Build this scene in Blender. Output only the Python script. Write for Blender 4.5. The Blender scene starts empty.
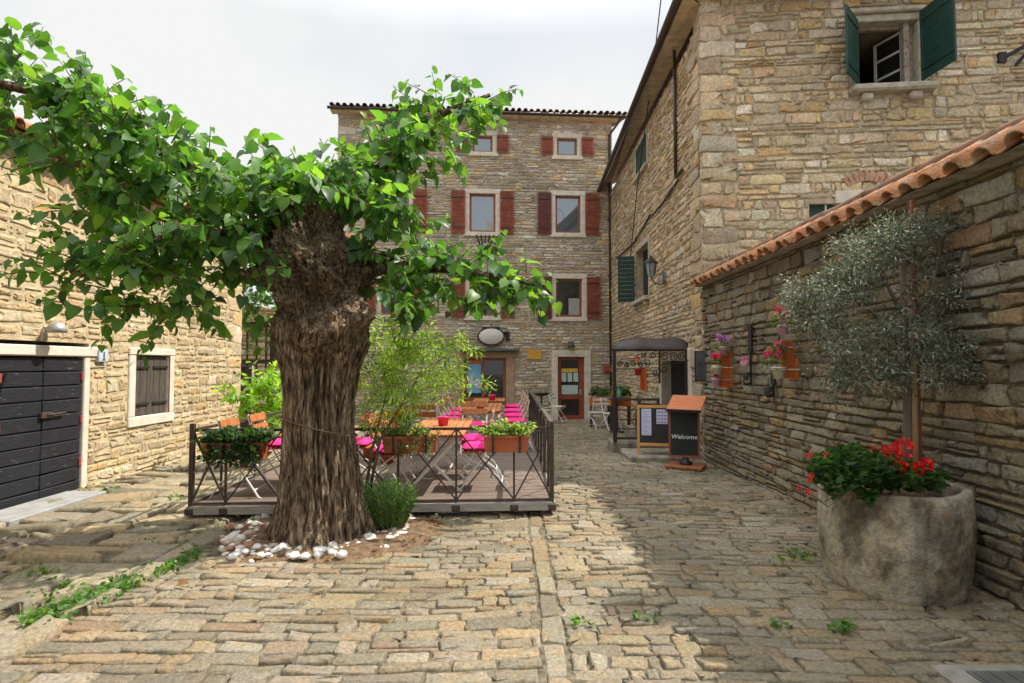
import bpy, bmesh, math, random
import numpy as np
from mathutils import Vector, Matrix, noise as mnoise
R = math.radians
PI = math.pi
sc = bpy.context.scene
COL = sc.collection

# ------------------------------------------------------------------ camera, sky, sun, exposure
FPX = 580.0
PITCH = math.atan((365 - 341.5) / FPX)
EYE = 1.6
cam_d = bpy.data.cameras.new('camera')
cam = bpy.data.objects.new('camera', cam_d)
COL.objects.link(cam)
cam.location = (0, 0, EYE)
cam.rotation_euler = (PI / 2 + PITCH, 0, 0)
cam_d.sensor_width = 36.0
cam_d.lens = 36.0 * FPX / 1024.0
cam_d.clip_start = 0.05
cam_d.clip_end = 2000
sc.camera = cam

SUN_EL, SUN_AZ = R(55), R(75)          # azimuth measured from +Y towards +X
w = bpy.data.worlds.new('World')
sc.world = w
w.use_nodes = True
nt = w.node_tree
nt.nodes.clear()
N = nt.nodes.new
out = N('ShaderNodeOutputWorld')
bg = N('ShaderNodeBackground')
sky = N('ShaderNodeTexSky')
sky.sky_type = 'NISHITA'
sky.sun_disc = False
sky.sun_elevation = SUN_EL
sky.sun_rotation = SUN_AZ
bg.inputs['Strength'].default_value = 0.10
tc = N('ShaderNodeTexCoord')
mp = N('ShaderNodeMapping')
mp.inputs['Scale'].default_value = (1.0, 1.0, 1.6)
mp.inputs['Location'].default_value = (0.35, 0.2, 0.1)
nz = N('ShaderNodeTexNoise')
nz.inputs['Scale'].default_value = 1.5
nz.inputs['Detail'].default_value = 5
nz.inputs['Roughness'].default_value = 0.5
cr = N('ShaderNodeValToRGB')
cr.color_ramp.elements[0].position = 0.40
cr.color_ramp.elements[0].color = (0.72, 0.72, 0.72, 1)
cr.color_ramp.elements[1].position = 0.60
cr.color_ramp.elements[1].color = (1, 1, 1, 1)
mx = N('ShaderNodeMix')
mx.data_type = 'RGBA'
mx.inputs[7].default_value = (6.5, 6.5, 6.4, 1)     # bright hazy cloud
nt.links.new(tc.outputs['Generated'], mp.inputs['Vector'])
nt.links.new(mp.outputs[0], nz.inputs['Vector'])
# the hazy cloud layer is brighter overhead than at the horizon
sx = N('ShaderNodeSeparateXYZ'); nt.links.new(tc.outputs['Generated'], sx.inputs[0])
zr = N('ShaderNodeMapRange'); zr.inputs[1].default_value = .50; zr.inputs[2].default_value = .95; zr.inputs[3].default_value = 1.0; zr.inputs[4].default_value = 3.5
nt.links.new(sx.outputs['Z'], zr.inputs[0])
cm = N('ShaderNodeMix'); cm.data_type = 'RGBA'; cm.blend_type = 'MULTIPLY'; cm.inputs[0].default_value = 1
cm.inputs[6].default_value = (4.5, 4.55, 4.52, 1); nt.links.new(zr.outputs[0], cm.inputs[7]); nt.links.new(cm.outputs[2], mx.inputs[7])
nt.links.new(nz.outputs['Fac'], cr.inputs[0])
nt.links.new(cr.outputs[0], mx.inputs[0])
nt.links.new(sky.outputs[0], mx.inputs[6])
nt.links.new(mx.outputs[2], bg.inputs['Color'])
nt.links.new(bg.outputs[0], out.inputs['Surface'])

sl = bpy.data.lights.new('sun', 'SUN')
sl.energy = 3.4
sl.angle = R(0.5)
sl.color = (1.0, 0.93, 0.82)
sun = bpy.data.objects.new('sun', sl)
COL.objects.link(sun)
sd = Vector((math.sin(SUN_AZ) * math.cos(SUN_EL), math.cos(SUN_AZ) * math.cos(SUN_EL), math.sin(SUN_EL)))
sun.rotation_euler = sd.to_track_quat('Z', 'Y').to_euler()
sun.location = (20, 5, 40)
sc.view_settings.view_transform = 'Standard'
sc.view_settings.look = 'None'
sc.view_settings.gamma = 1
sc.view_settings.use_curve_mapping = False
sc.view_settings.exposure = 1.02
sc.cycles.max_bounces = 6
sc.cycles.use_denoising = True

# ------------------------------------------------------------------ pixel <-> place
def ray(px, py):
    x = (px - 512) / FPX
    y = (341.5 - py) / FPX
    return Vector((x, math.cos(PITCH) - y * math.sin(PITCH), math.sin(PITCH) + y * math.cos(PITCH)))
def P(px, py, Y):
    d = ray(px, py)
    return Vector((0, 0, EYE)) + d * (Y / d.y)
def gz(y):
    return -0.0009 * max(min(y, 24) - 2, 0) ** 2
def G(px, py, z=None):
    d = ray(px, py)
    t = (0 - EYE) / d.z
    for _ in range(8):
        zz = gz(d.y * t) if z is None else z
        t = (zz - EYE) / d.z
    return Vector((0, 0, EYE)) + d * t

# ------------------------------------------------------------------ objects
MATX = {}
def props(o, label=None, cat=None, group=None, kind=None):
    if label: o['label'] = label
    if cat: o['category'] = cat
    if group: o['group'] = group
    if kind: o['kind'] = kind
    return o
def thing(name, label, cat, loc=(0, 0, 0), rz=0, group=None):
    o = bpy.data.objects.new(name, None)
    o.empty_display_size = 0.1
    COL.objects.link(o)
    o.location = loc
    o.rotation_euler = (0, 0, rz)
    MATX[o.name] = Matrix.Translation(Vector(loc)) @ Matrix.Rotation(rz, 4, 'Z')
    return props(o, label, cat, group)
def link(name, me, parent=None, frame=None, world=None):
    """frame: world matrix the mesh coordinates live in (default: the parent's own)"""
    o = bpy.data.objects.new(name, me)
    COL.objects.link(o)
    m = MATX[parent.name] if parent else Matrix.Identity(4)
    if parent: o.parent = parent
    if frame is not None:
        o.matrix_basis = m.inverted() @ frame
        m = frame
    MATX[o.name] = m
    return o
class Frame:
    """a wall plane: u along, d outwards towards the viewer's side, v up; local x=u, y=-d, z=v"""
    def __init__(s, o, rz):
        s.o = Vector(o); s.rz = rz
        s.u = Vector((math.cos(rz), math.sin(rz), 0)); s.n = Vector((-math.sin(rz), math.cos(rz), 0))
        s.m = Matrix.Translation(s.o) @ Matrix.Rotation(rz, 4, 'Z')
    def uv(s, px, py, d=0):
        r = ray(px, py); e = Vector((0, 0, EYE))
        o = s.o - s.n * d
        t = (o - e).dot(s.n) / r.dot(s.n)
        p = e + r * t - s.o
        return p.dot(s.u), p.z
    def w(s, u, d, v):
        return s.o + s.u * u - s.n * d + Vector((0, 0, v))

class MB:
    def __init__(s):
        s.v = []; s.f = []; s.mi = []; s.m = 0; s.sm = []
    def add(s, vs, fs, smooth=False):
        k = len(s.v)
        s.v += [tuple(p) for p in vs]
        for f in fs:
            s.f.append(tuple(k + i for i in f)); s.mi.append(s.m); s.sm.append(smooth)
        return s
    def box(s, x0, x1, y0, y1, z0, z1, M=None, ch=0.0):
        x0, x1 = min(x0, x1), max(x0, x1); y0, y1 = min(y0, y1), max(y0, y1); z0, z1 = min(z0, z1), max(z0, z1)
        if ch <= 0:
            vs = [Vector((x, y, z)) for z in (z0, z1) for y in (y0, y1) for x in (x0, x1)]
            fs = [(0, 2, 3, 1), (4, 5, 7, 6), (0, 1, 5, 4), (2, 6, 7, 3), (0, 4, 6, 2), (1, 3, 7, 5)]
        else:
            ch = min(ch, (x1 - x0) * .45, (y1 - y0) * .45, (z1 - z0) * .45)
            bm = bmesh.new()
            bmesh.ops.create_cube(bm, size=1.0)
            for q in bm.verts:
                q.co = Vector(((x0 + x1) / 2 + q.co.x * (x1 - x0), (y0 + y1) / 2 + q.co.y * (y1 - y0), (z0 + z1) / 2 + q.co.z * (z1 - z0)))
            bmesh.ops.bevel(bm, geom=bm.edges[:], offset=ch, segments=1, affect='EDGES')
            bm.verts.index_update()
            vs = [q.co.copy() for q in bm.verts]
            fs = [tuple(q.index for q in f.verts) for f in bm.faces]
            bm.free()
        if M is not None: vs = [M @ p for p in vs]
        return s.add(vs, fs)
    def bar(s, p0, p1, a, b, up=(0, 0, 1)):
        """rectangular bar from p0 to p1, a wide sideways, b deep along 'up'"""
        p0, p1 = Vector(p0), Vector(p1)
        t = (p1 - p0).normalized(); up = Vector(up)
        if abs(t.dot(up)) > .98: up = Vector((0, 1, 0))
        x = t.cross(up).normalized(); y = x.cross(t).normalized()
        vs = [p + x * sx * a / 2 + y * sy * b / 2 for p in (p0, p1) for sx, sy in ((-1, -1), (1, -1), (1, 1), (-1, 1))]
        return s.add(vs, [(3, 2, 1, 0), (4, 5, 6, 7), (0, 1, 5, 4), (1, 2, 6, 5), (2, 3, 7, 6), (3, 0, 4, 7)])
    def tube(s, pts, rad, n=8, smooth=True, cap=True, wob=0, seed=0):
        pts = [Vector(p) for p in pts]
        if not hasattr(rad, '__len__'): rad = [rad] * len(pts)
        rg = random.Random(seed)
        t0 = (pts[1] - pts[0]).normalized()
        x = t0.cross(Vector((0, 0, 1)))
        if x.length < .05: x = t0.cross(Vector((0, 1, 0)))
        x.normalize()
        vs = []
        for i, p in enumerate(pts):
            a = pts[max(i - 1, 0)]; b = pts[min(i + 1, len(pts) - 1)]
            t = (b - a).normalized()
            x = (x - t * x.dot(t)).normalized()
            y = t.cross(x)
            for k in range(n):
                an = 2 * PI * k / n
                r = rad[i] * (1 + (rg.uniform(-wob, wob) if wob else 0))
                vs.append(p + (x * math.cos(an) + y * math.sin(an)) * r)
        fs = []
        for i in range(len(pts) - 1):
            for k in range(n):
                fs.append((i * n + k, i * n + (k + 1) % n, (i + 1) * n + (k + 1) % n, (i + 1) * n + k))
        if cap:
            fs.append(tuple(range(n - 1, -1, -1))); fs.append(tuple((len(pts) - 1) * n + k for k in range(n)))
        return s.add(vs, fs, smooth)
    def lathe(s, prof, c=(0, 0, 0), n=24, smooth=True, sx=1, sy=1):
        """prof: (radius, z) from bottom to top"""
        c = Vector(c); vs = []; fs = []
        for r, z in prof:
            for k in range(n):
                a = 2 * PI * k / n
                vs.append(c + Vector((math.cos(a) * r * sx, math.sin(a) * r * sy, z)))
        for i in range(len(prof) - 1):
            for k in range(n):
                fs.append((i * n + k, i * n + (k + 1) % n, (i + 1) * n + (k + 1) % n, (i + 1) * n + k))
        fs.append(tuple(range(n - 1, -1, -1))); fs.append(tuple((len(prof) - 1) * n + k for k in range(n)))
        return s.add(vs, fs, smooth)
    def prism(s, poly, d0, d1, M):
        """poly in (x, z), extruded along y from d0 to d1, through matrix M"""
        n = len(poly)
        vs = [M @ Vector((x, d, z)) for d in (d0, d1) for x, z in poly]
        fs = [tuple(range(n)), tuple(range(2 * n - 1, n - 1, -1))]
        fs += [(k, n + k, n + (k + 1) % n, (k + 1) % n) for k in range(n)]
        return s.add(vs, fs)
    def blob(s, c, r, seed=0, amp=.25, sub=1):
        bm = bmesh.new()
        bmesh.ops.create_icosphere(bm, subdivisions=sub, radius=1)
        rg = random.Random(seed)
        off = Vector((rg.uniform(-9, 9), rg.uniform(-9, 9), rg.uniform(-9, 9)))
        rr = Vector(r) if hasattr(r, '__len__') else Vector((r, r, r))
        bm.verts.index_update()
        vs = []
        for q in bm.verts:
            k = 1 + amp * mnoise.noise(q.co * 1.3 + off) * 2
            vs.append(Vector(c) + Vector((q.co.x * rr.x, q.co.y * rr.y, q.co.z * rr.z)) * k)
        fs = [tuple(q.index for q in f.verts) for f in bm.faces]
        bm.free()
        return s.add(vs, fs, True)
    def build(s, name, mats, parent=None, frame=None, **kw):
        me = bpy.data.meshes.new(name)
        me.from_pydata(s.v, [], s.f)
        for m in (mats if isinstance(mats, (list, tuple)) else [mats]): me.materials.append(m)
        me.polygons.foreach_set('material_index', s.mi)
        me.polygons.foreach_set('use_smooth', s.sm)
        bm = bmesh.new(); bm.from_mesh(me)
        bmesh.ops.recalc_face_normals(bm, faces=bm.faces[:])
        bm.to_mesh(me); bm.free()
        me.update()
        o = link(name, me, parent, frame)
        return props(o, **kw) if kw else o

def pieces(mb, name, mats, parent=None, frame=None):
    """every unconnected piece of mb as a part of its own"""
    par = list(range(len(mb.v)))
    def find(a):
        while par[a] != a: par[a] = par[par[a]]; a = par[a]
        return a
    for f in mb.f:
        for q in f[1:]: par[find(q)] = find(f[0])
    grp = {}
    for f, s in zip(mb.f, mb.sm): grp.setdefault(find(f[0]), []).append((f, s))
    out = []
    for fs in grp.values():
        ids = sorted({i for f, _ in fs for i in f}); mp_ = {i: k for k, i in enumerate(ids)}
        m = MB(); m.v = [mb.v[i] for i in ids]
        for f, s in fs: m.f.append(tuple(mp_[i] for i in f)); m.sm.append(s); m.mi.append(0)
        out.append(m.build(name, mats, parent, frame))
    return out
def np_mesh(name, V, polys, cols=None, mats=(), mi=None, smooth=None):
    """polys: list of int arrays of shape (k, n)"""
    me = bpy.data.meshes.new(name)
    V = np.asarray(V, dtype=np.float32)
    me.vertices.add(len(V)); me.vertices.foreach_set('co', V.ravel())
    loops = np.concatenate([p.ravel() for p in polys]).astype(np.int32)
    tot = np.concatenate([np.full(len(p), p.shape[1]) for p in polys]).astype(np.int32)
    st = np.concatenate([[0], np.cumsum(tot)[:-1]]).astype(np.int32)
    me.loops.add(len(loops)); me.loops.foreach_set('vertex_index', loops)
    me.polygons.add(len(tot)); me.polygons.foreach_set('loop_start', st)
    for m in mats: me.materials.append(m)
    if mi is not None: me.polygons.foreach_set('material_index', np.asarray(mi, dtype=np.int32))
    sm = np.ones(len(tot), dtype=bool) if smooth is None else smooth
    me.polygons.foreach_set('use_smooth', sm)
    if cols is not None:
        at = me.attributes.new('Col', 'FLOAT_COLOR', 'POINT')
        c4 = np.ones((len(V), 4), dtype=np.float32); c4[:, :3] = cols
        at.data.foreach_set('color', c4.ravel())
    me.update(calc_edges=True); me.validate()
    return me

# ------------------------------------------------------------------ materials
def nodes(name):
    m = bpy.data.materials.new(name); m.use_nodes = True
    t = m.node_tree
    return m, t, t.nodes['Principled BSDF'], t.nodes.new, t.links.new
def M_simple(name, c, rough=.6, metal=0, var=.15, scale=12, bump=.0, bscale=60, spec=.4, stretch=(1, 1, 1), wear=None):
    m, t, b, N, L = nodes(name)
    tc = N('ShaderNodeTexCoord'); mp = N('ShaderNodeMapping'); mp.inputs['Scale'].default_value = stretch
    L(tc.outputs['Object'], mp.inputs[0])
    nz = N('ShaderNodeTexNoise'); nz.inputs['Scale'].default_value = scale; nz.inputs['Detail'].default_value = 6
    L(mp.outputs[0], nz.inputs['Vector'])
    mr = N('ShaderNodeMapRange'); mr.inputs[1].default_value = .3; mr.inputs[2].default_value = .7
    mr.inputs[3].default_value = 1 - var; mr.inputs[4].default_value = 1 + var
    L(nz.outputs['Fac'], mr.inputs[0])
    mul = N('ShaderNodeMix'); mul.data_type = 'RGBA'; mul.blend_type = 'MULTIPLY'; mul.inputs[0].default_value = 1
    mul.inputs[6].default_value = (*c, 1); L(mr.outputs[0], mul.inputs[7])
    last = mul.outputs[2]
    if wear:                                   # worn patches with a shape of their own
        n2 = N('ShaderNodeTexNoise'); n2.inputs['Scale'].default_value = wear[1]; n2.inputs['Detail'].default_value = 8
        n2.inputs['Roughness'].default_value = .7
        L(mp.outputs[0], n2.inputs['Vector'])
        r2 = N('ShaderNodeMapRange'); r2.inputs[1].default_value = wear[2]; r2.inputs[2].default_value = wear[2] + .08
        L(n2.outputs['Fac'], r2.inputs[0])
        mw = N('ShaderNodeMix'); mw.data_type = 'RGBA'; L(r2.outputs[0], mw.inputs[0]); L(last, mw.inputs[6]); mw.inputs[7].default_value = (*wear[0], 1)
        last = mw.outputs[2]
    L(last, b.inputs['Base Color'])
    b.inputs['Roughness'].default_value = rough; b.inputs['Metallic'].default_value = metal
    b.inputs['Specular IOR Level'].default_value = spec
    if bump:
        n3 = N('ShaderNodeTexNoise'); n3.inputs['Scale'].default_value = bscale; n3.inputs['Detail'].default_value = 5
        L(mp.outputs[0], n3.inputs['Vector'])
        bp = N('ShaderNodeBump'); bp.inputs['Strength'].default_value = bump; bp.inputs['Distance'].default_value = .02
        L(n3.outputs['Fac'], bp.inputs['Height']); L(bp.outputs[0], b.inputs['Normal'])
    return m
def M_stone(name, spots=((.55, .54, .48), .62), dark=((.09, .075, .055), .66), s1=7., bump=.5, dist=.03, tint=1.0, moss=None):
    """stone: each stone's own tint is the Col attribute; noise grain, lichen and dirt patches on top"""
    m, t, b, N, L = nodes(name)
    tc = N('ShaderNodeTexCoord'); at = N('ShaderNodeAttribute'); at.attribute_name = 'Col'
    co = tc.outputs['Object']
    def nz(sc_, de=6, ro=.6):
        n = N('ShaderNodeTexNoise'); n.inputs['Scale'].default_value = sc_; n.inputs['Detail'].default_value = de
        n.inputs['Roughness'].default_value = ro; L(co, n.inputs['Vector']); return n.outputs['Fac']
    def rng(x, a, b_, c, d):
        r = N('ShaderNodeMapRange'); r.inputs[1].default_value = a; r.inputs[2].default_value = b_
        r.inputs[3].default_value = c; r.inputs[4].default_value = d; L(x, r.inputs[0]); return r.outputs[0]
    def mix(f, a, b_, bt='MIX'):
        x = N('ShaderNodeMix'); x.data_type = 'RGBA'; x.blend_type = bt
        if isinstance(f, float): x.inputs[0].default_value = f
        else: L(f, x.inputs[0])
        for i, q in ((6, a), (7, b_)):
            if isinstance(q, tuple): x.inputs[i].default_value = (*q, 1)
            else: L(q, x.inputs[i])
        return x.outputs[2]
    c = mix(1.0, at.outputs['Color'], rng(nz(s1 * 5, 8, .72), .3, .7, .55 * tint, 1.45 * tint), 'MULTIPLY')
    c = mix(1.0, c, rng(nz(.55, 3, .5), .32, .68, .80, 1.2), 'MULTIPLY')
    c = mix(rng(nz(s1, 5), .45, .62, 0, .5), c, mix(1.0, c, (1.12, .93, .72), 'MULTIPLY'))
    c = mix(rng(nz(s1 * 2.3, 8, .75), spots[1], spots[1] + .1, 0, .7), c, spots[0])
    c = mix(rng(nz(s1 * .9, 8, .7), dark[1], dark[1] + .14, 0, .75), c, dark[0])
    if moss: c = mix(rng(nz(s1 * .35, 8, .7), moss[1], moss[1] + .12, 0, .7), c, moss[0])
    L(c, b.inputs['Base Color'])
    b.inputs['Roughness'].default_value = .9; b.inputs['Specular IOR Level'].default_value = .2
    a1 = N('ShaderNodeMath'); a1.operation = 'ADD'; L(nz(s1 * 3.5, 8, .65), a1.inputs[0])
    a2 = N('ShaderNodeMath'); a2.operation = 'MULTIPLY'; a2.inputs[1].default_value = .35; L(nz(s1 * 22, 4, .6), a2.inputs[0])
    L(a2.outputs[0], a1.inputs[1])
    bp = N('ShaderNodeBump'); bp.inputs['Strength'].default_value = bump; bp.inputs['Distance'].default_value = dist
    L(a1.outputs[0], bp.inputs['Height']); L(bp.outputs[0], b.inputs['Normal'])
    return m
def M_leaf(name, rough=.42, trans=.3, yellow=(1.5, 1.55, .5), spec=.4):
    m, t, b, N, L = nodes(name)
    at = N('ShaderNodeAttribute'); at.attribute_name = 'Col'
    L(at.outputs['Color'], b.inputs['Base Color'])
    b.inputs['Roughness'].default_value = rough; b.inputs['Specular IOR Level'].default_value = spec
    tr = N('ShaderNodeBsdfTranslucent')
    mu = N('ShaderNodeMix'); mu.data_type = 'RGBA'; mu.blend_type = 'MULTIPLY'; mu.inputs[0].default_value = 1
    L(at.outputs['Color'], mu.inputs[6]); mu.inputs[7].default_value = (*[2.0 * y for y in yellow], 1)
    L(mu.outputs[2], tr.inputs['Color'])
    ms = N('ShaderNodeMixShader'); ms.inputs[0].default_value = trans
    L(b.outputs[0], ms.inputs[1]); L(tr.outputs[0], ms.inputs[2])
    L(ms.outputs[0], t.nodes['Material Output'].inputs['Surface'])
    return m
def M_glass(name, c=(.03, .035, .04), refl=.35):
    m, t, b, N, L = nodes(name)
    b.inputs['Base Color'].default_value = (*c, 1); b.inputs['Roughness'].default_value = .3
    g = N('ShaderNodeBsdfGlossy'); g.inputs['Roughness'].default_value = .02; g.inputs['Color'].default_value = (.8, .9, 1, 1)
    ms = N('ShaderNodeMixShader'); ms.inputs[0].default_value = refl
    L(b.outputs[0], ms.inputs[1]); L(g.outputs[0], ms.inputs[2]); L(ms.outputs[0], t.nodes['Material Output'].inputs['Surface'])
    return m
m_stone_house = M_stone('grey_ochre_masonry', s1=5)
m_stone_warm = M_stone('warm_masonry', s1=5, dark=((.1, .08, .055), .68))
m_stone_left = M_stone('pale_masonry', s1=4, dist=.018, spots=((.62, .55, .42), .58), dark=((.16, .12, .07), .7))
m_stone_dry = M_stone('dry_stone', s1=8, bump=1.0, dist=.045, spots=((.5, .5, .46), .64), dark=((.08, .07, .052), .58), moss=((.14, .125, .07), .6))
m_pave = M_stone('paving_stone', s1=8, bump=1.0, dist=.02, spots=((.46, .43, .36), .62), dark=((.12, .10, .07), .64), moss=((.17, .16, .085), .6))
m_slab = M_stone('old_slabs', s1=4, bump=.6, spots=((.5, .47, .4), .63), dark=((.10, .085, .06), .56), moss=((.12, .12, .05), .56))
m_mortar = M_simple('lime_mortar', (.42, .35, .25), .95, var=.35, scale=9, bump=.6, bscale=50, spec=.1)
m_mortar_pale = M_simple('pale_mortar', (.47, .385, .245), .95, var=.3, scale=5, bump=.6, bscale=40, spec=.1, wear=((.40, .31, .19), 3., .58))
m_mortar_grey = M_simple('grey_mortar', (.42, .375, .30), .95, var=.35, scale=9, bump=.5, bscale=50, spec=.1)
m_mortar_dark = M_simple('dark_joint', (.14, .118, .085), .95, var=.4, scale=12, bump=.6, bscale=50, spec=.1)
m_joint = M_simple('sandy_joint', (.135, .115, .08), .95, var=.45, scale=14, bump=.8, bscale=90, spec=.1, wear=((.21, .185, .135), 3., .55))
m_soil = M_simple('soil', (.16, .105, .065), .95, var=.45, scale=16, bump=1, bscale=60, spec=.1)
m_lime = M_simple('limestone_trim', (.60, .55, .46), .85, var=.14, scale=6, bump=.25, bscale=40, spec=.2, wear=((.42, .37, .29), 4., .62))
m_limegrey = M_simple('grey_limestone', (.40, .36, .29), .9, var=.25, scale=8, bump=.4, bscale=40, spec=.2)
m_red = M_simple('red_paint', (.26, .078, .052), .6, var=.25, scale=5, spec=.25, bump=.1, wear=((.33, .14, .10), 4., .56))
m_reddark = M_simple('dark_red_paint', (.145, .055, .052), .5, var=.15, scale=5, spec=.3)
m_timber = M_simple('brown_timber', (.25, .085, .04), .45, var=.25, scale=8, stretch=(1, 1, 6))
m_green = M_simple('green_paint', (.012, .047, .037), .5, var=.2, scale=6, spec=.35, wear=((.05, .09, .07), 5., .62))
m_dkwood = M_simple('weathered_dark_wood', (.075, .06, .05), .85, var=.4, scale=9, stretch=(5, 5, .6), bump=.5, bscale=30)
m_black = M_simple('black_painted_boards', (.016, .017, .022), .6, var=.3, scale=8, bump=.35, bscale=30, stretch=(1, .5, 8), wear=((.17, .155, .14), 5., .60), spec=.3)
m_iron = M_simple('dark_iron', (.028, .024, .022), .55, metal=.2, var=.3, scale=20)
m_rust = M_simple('brown_iron', (.06, .042, .034), .6, metal=.1, var=.3, scale=20)
m_white = M_simple('white_enamel', (.72, .71, .68), .4, var=.08, scale=20)
m_slat = M_simple('oiled_slats', (.38, .145, .045), .55, var=.35, scale=9, stretch=(8, 1, 1), spec=.35)
m_pink = M_simple('pink_fabric', (.74, .035, .22), .85, var=.08, scale=12, bump=.15, bscale=80, spec=.15)
m_deck = M_simple('grey_brown_decking', (.15, .112, .088), .75, var=.3, scale=7, stretch=(1, 9, 1), bump=.2, bscale=30)
m_fascia = M_simple('grey_fascia', (.28, .26, .23), .7, var=.2, scale=7, stretch=(1, 9, 4))
m_tile = M_simple('terracotta_roof_tile', (.45, .215, .11), .95, var=.5, scale=5, bump=.7, bscale=35, spec=.1, wear=((.42, .36, .26), 6, .53))
m_tiledark = M_simple('old_roof_tile', (.20, .115, .075), .9, var=.4, scale=6, bump=.4, bscale=35, spec=.15, wear=((.10, .09, .075), 5., .55))
m_gutter = M_simple('brown_gutter', (.045, .032, .026), .45, var=.2, scale=6)
m_soffit = M_simple('soffit', (.55, .45, .32), .9, var=.3, scale=6)
m_terra = M_simple('terracotta_pot', (.36, .10, .045), .75, var=.15, scale=8, spec=.25)
m_orange = M_simple('orange_stained_wood', (.47, .13, .03), .5, var=.18, scale=9, stretch=(1, 1, 5))
m_pine = M_simple('golden_pine', (.50, .235, .06), .5, var=.15, scale=9)
m_board = M_simple('chalkboard', (.012, .013, .013), .6, var=.3, scale=4, wear=((.03, .032, .032), 3., .58))
m_paper = M_simple('lilac_paper', (.50, .49, .66), .8, var=.05)
m_print = M_simple('print', (.22, .22, .33), .8, var=.05)
m_chalk = M_simple('chalk', (.75, .75, .72), .9, var=.1)
m_dark = M_simple('interior_shade', (.012, .011, .010), .9, var=.2)  # near-black: the shade of unlit rooms put into the colour
m_room = M_simple('room_plaster', (.20, .17, .13), .9, var=.2)
m_glass = M_glass('window_glass', (.07, .09, .11), .24)
m_glassdk = M_glass('dark_window_glass', (.014, .014, .013), .05)
m_slate = M_simple('slate', (.085, .085, .08), .7, var=.3, scale=8)
m_bark = None
# ------------------------------------------------------------------ masonry
def cut(a, b, holes, v0, v1):
    """parts of [a, b] left free by the holes a course v0..v1 meets"""
    segs = [(a, b)]
    for (h0, h1, g0, g1) in holes:
        ov = min(v1, g1) - max(v0, g0)
        if ov < .3 * (v1 - v0): continue
        ns = []
        for s0, s1 in segs:
            if h1 <= s0 or h0 >= s1: ns.append((s0, s1)); continue
            if h0 > s0: ns.append((s0, h0))
            if h1 < s1: ns.append((h1, s1))
        segs = ns
    return [s for s in segs if s[1] - s[0] > .05]
def layout(u0, u1, v0, v1, holes, ch, ln, seed, split=.18, zfun=None):
    rg = random.Random(seed); out = []; v = v0
    while v < v1 - .02:
        h = min(rg.uniform(*ch), v1 - v)
        if v1 - v - h < ch[0] * .5: h = v1 - v
        u = u0 - rg.uniform(0, ln[0])
        while u < u1:
            l = rg.uniform(*ln) if rg.random() > .2 else rg.uniform(ln[0] * .5, ln[0])
            for a, b in cut(max(u, u0), min(u + l, u1), holes, v, v + h):
                if rg.random() < split and h > ch[0] * 1.25:
                    k = rg.uniform(.35, .65) * h
                    out.append((a, b, v, v + k))
                    if rg.random() < .5 and b - a > .25:
                        mm = a + (b - a) * rg.uniform(.35, .65)
                        out += [(a, mm, v + k, v + h), (mm, b, v + k, v + h)]
                    else: out.append((a, b, v + k, v + h))
                else: out.append((a, b, v, v + h))
            u += l
        v += h
    return out
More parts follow.
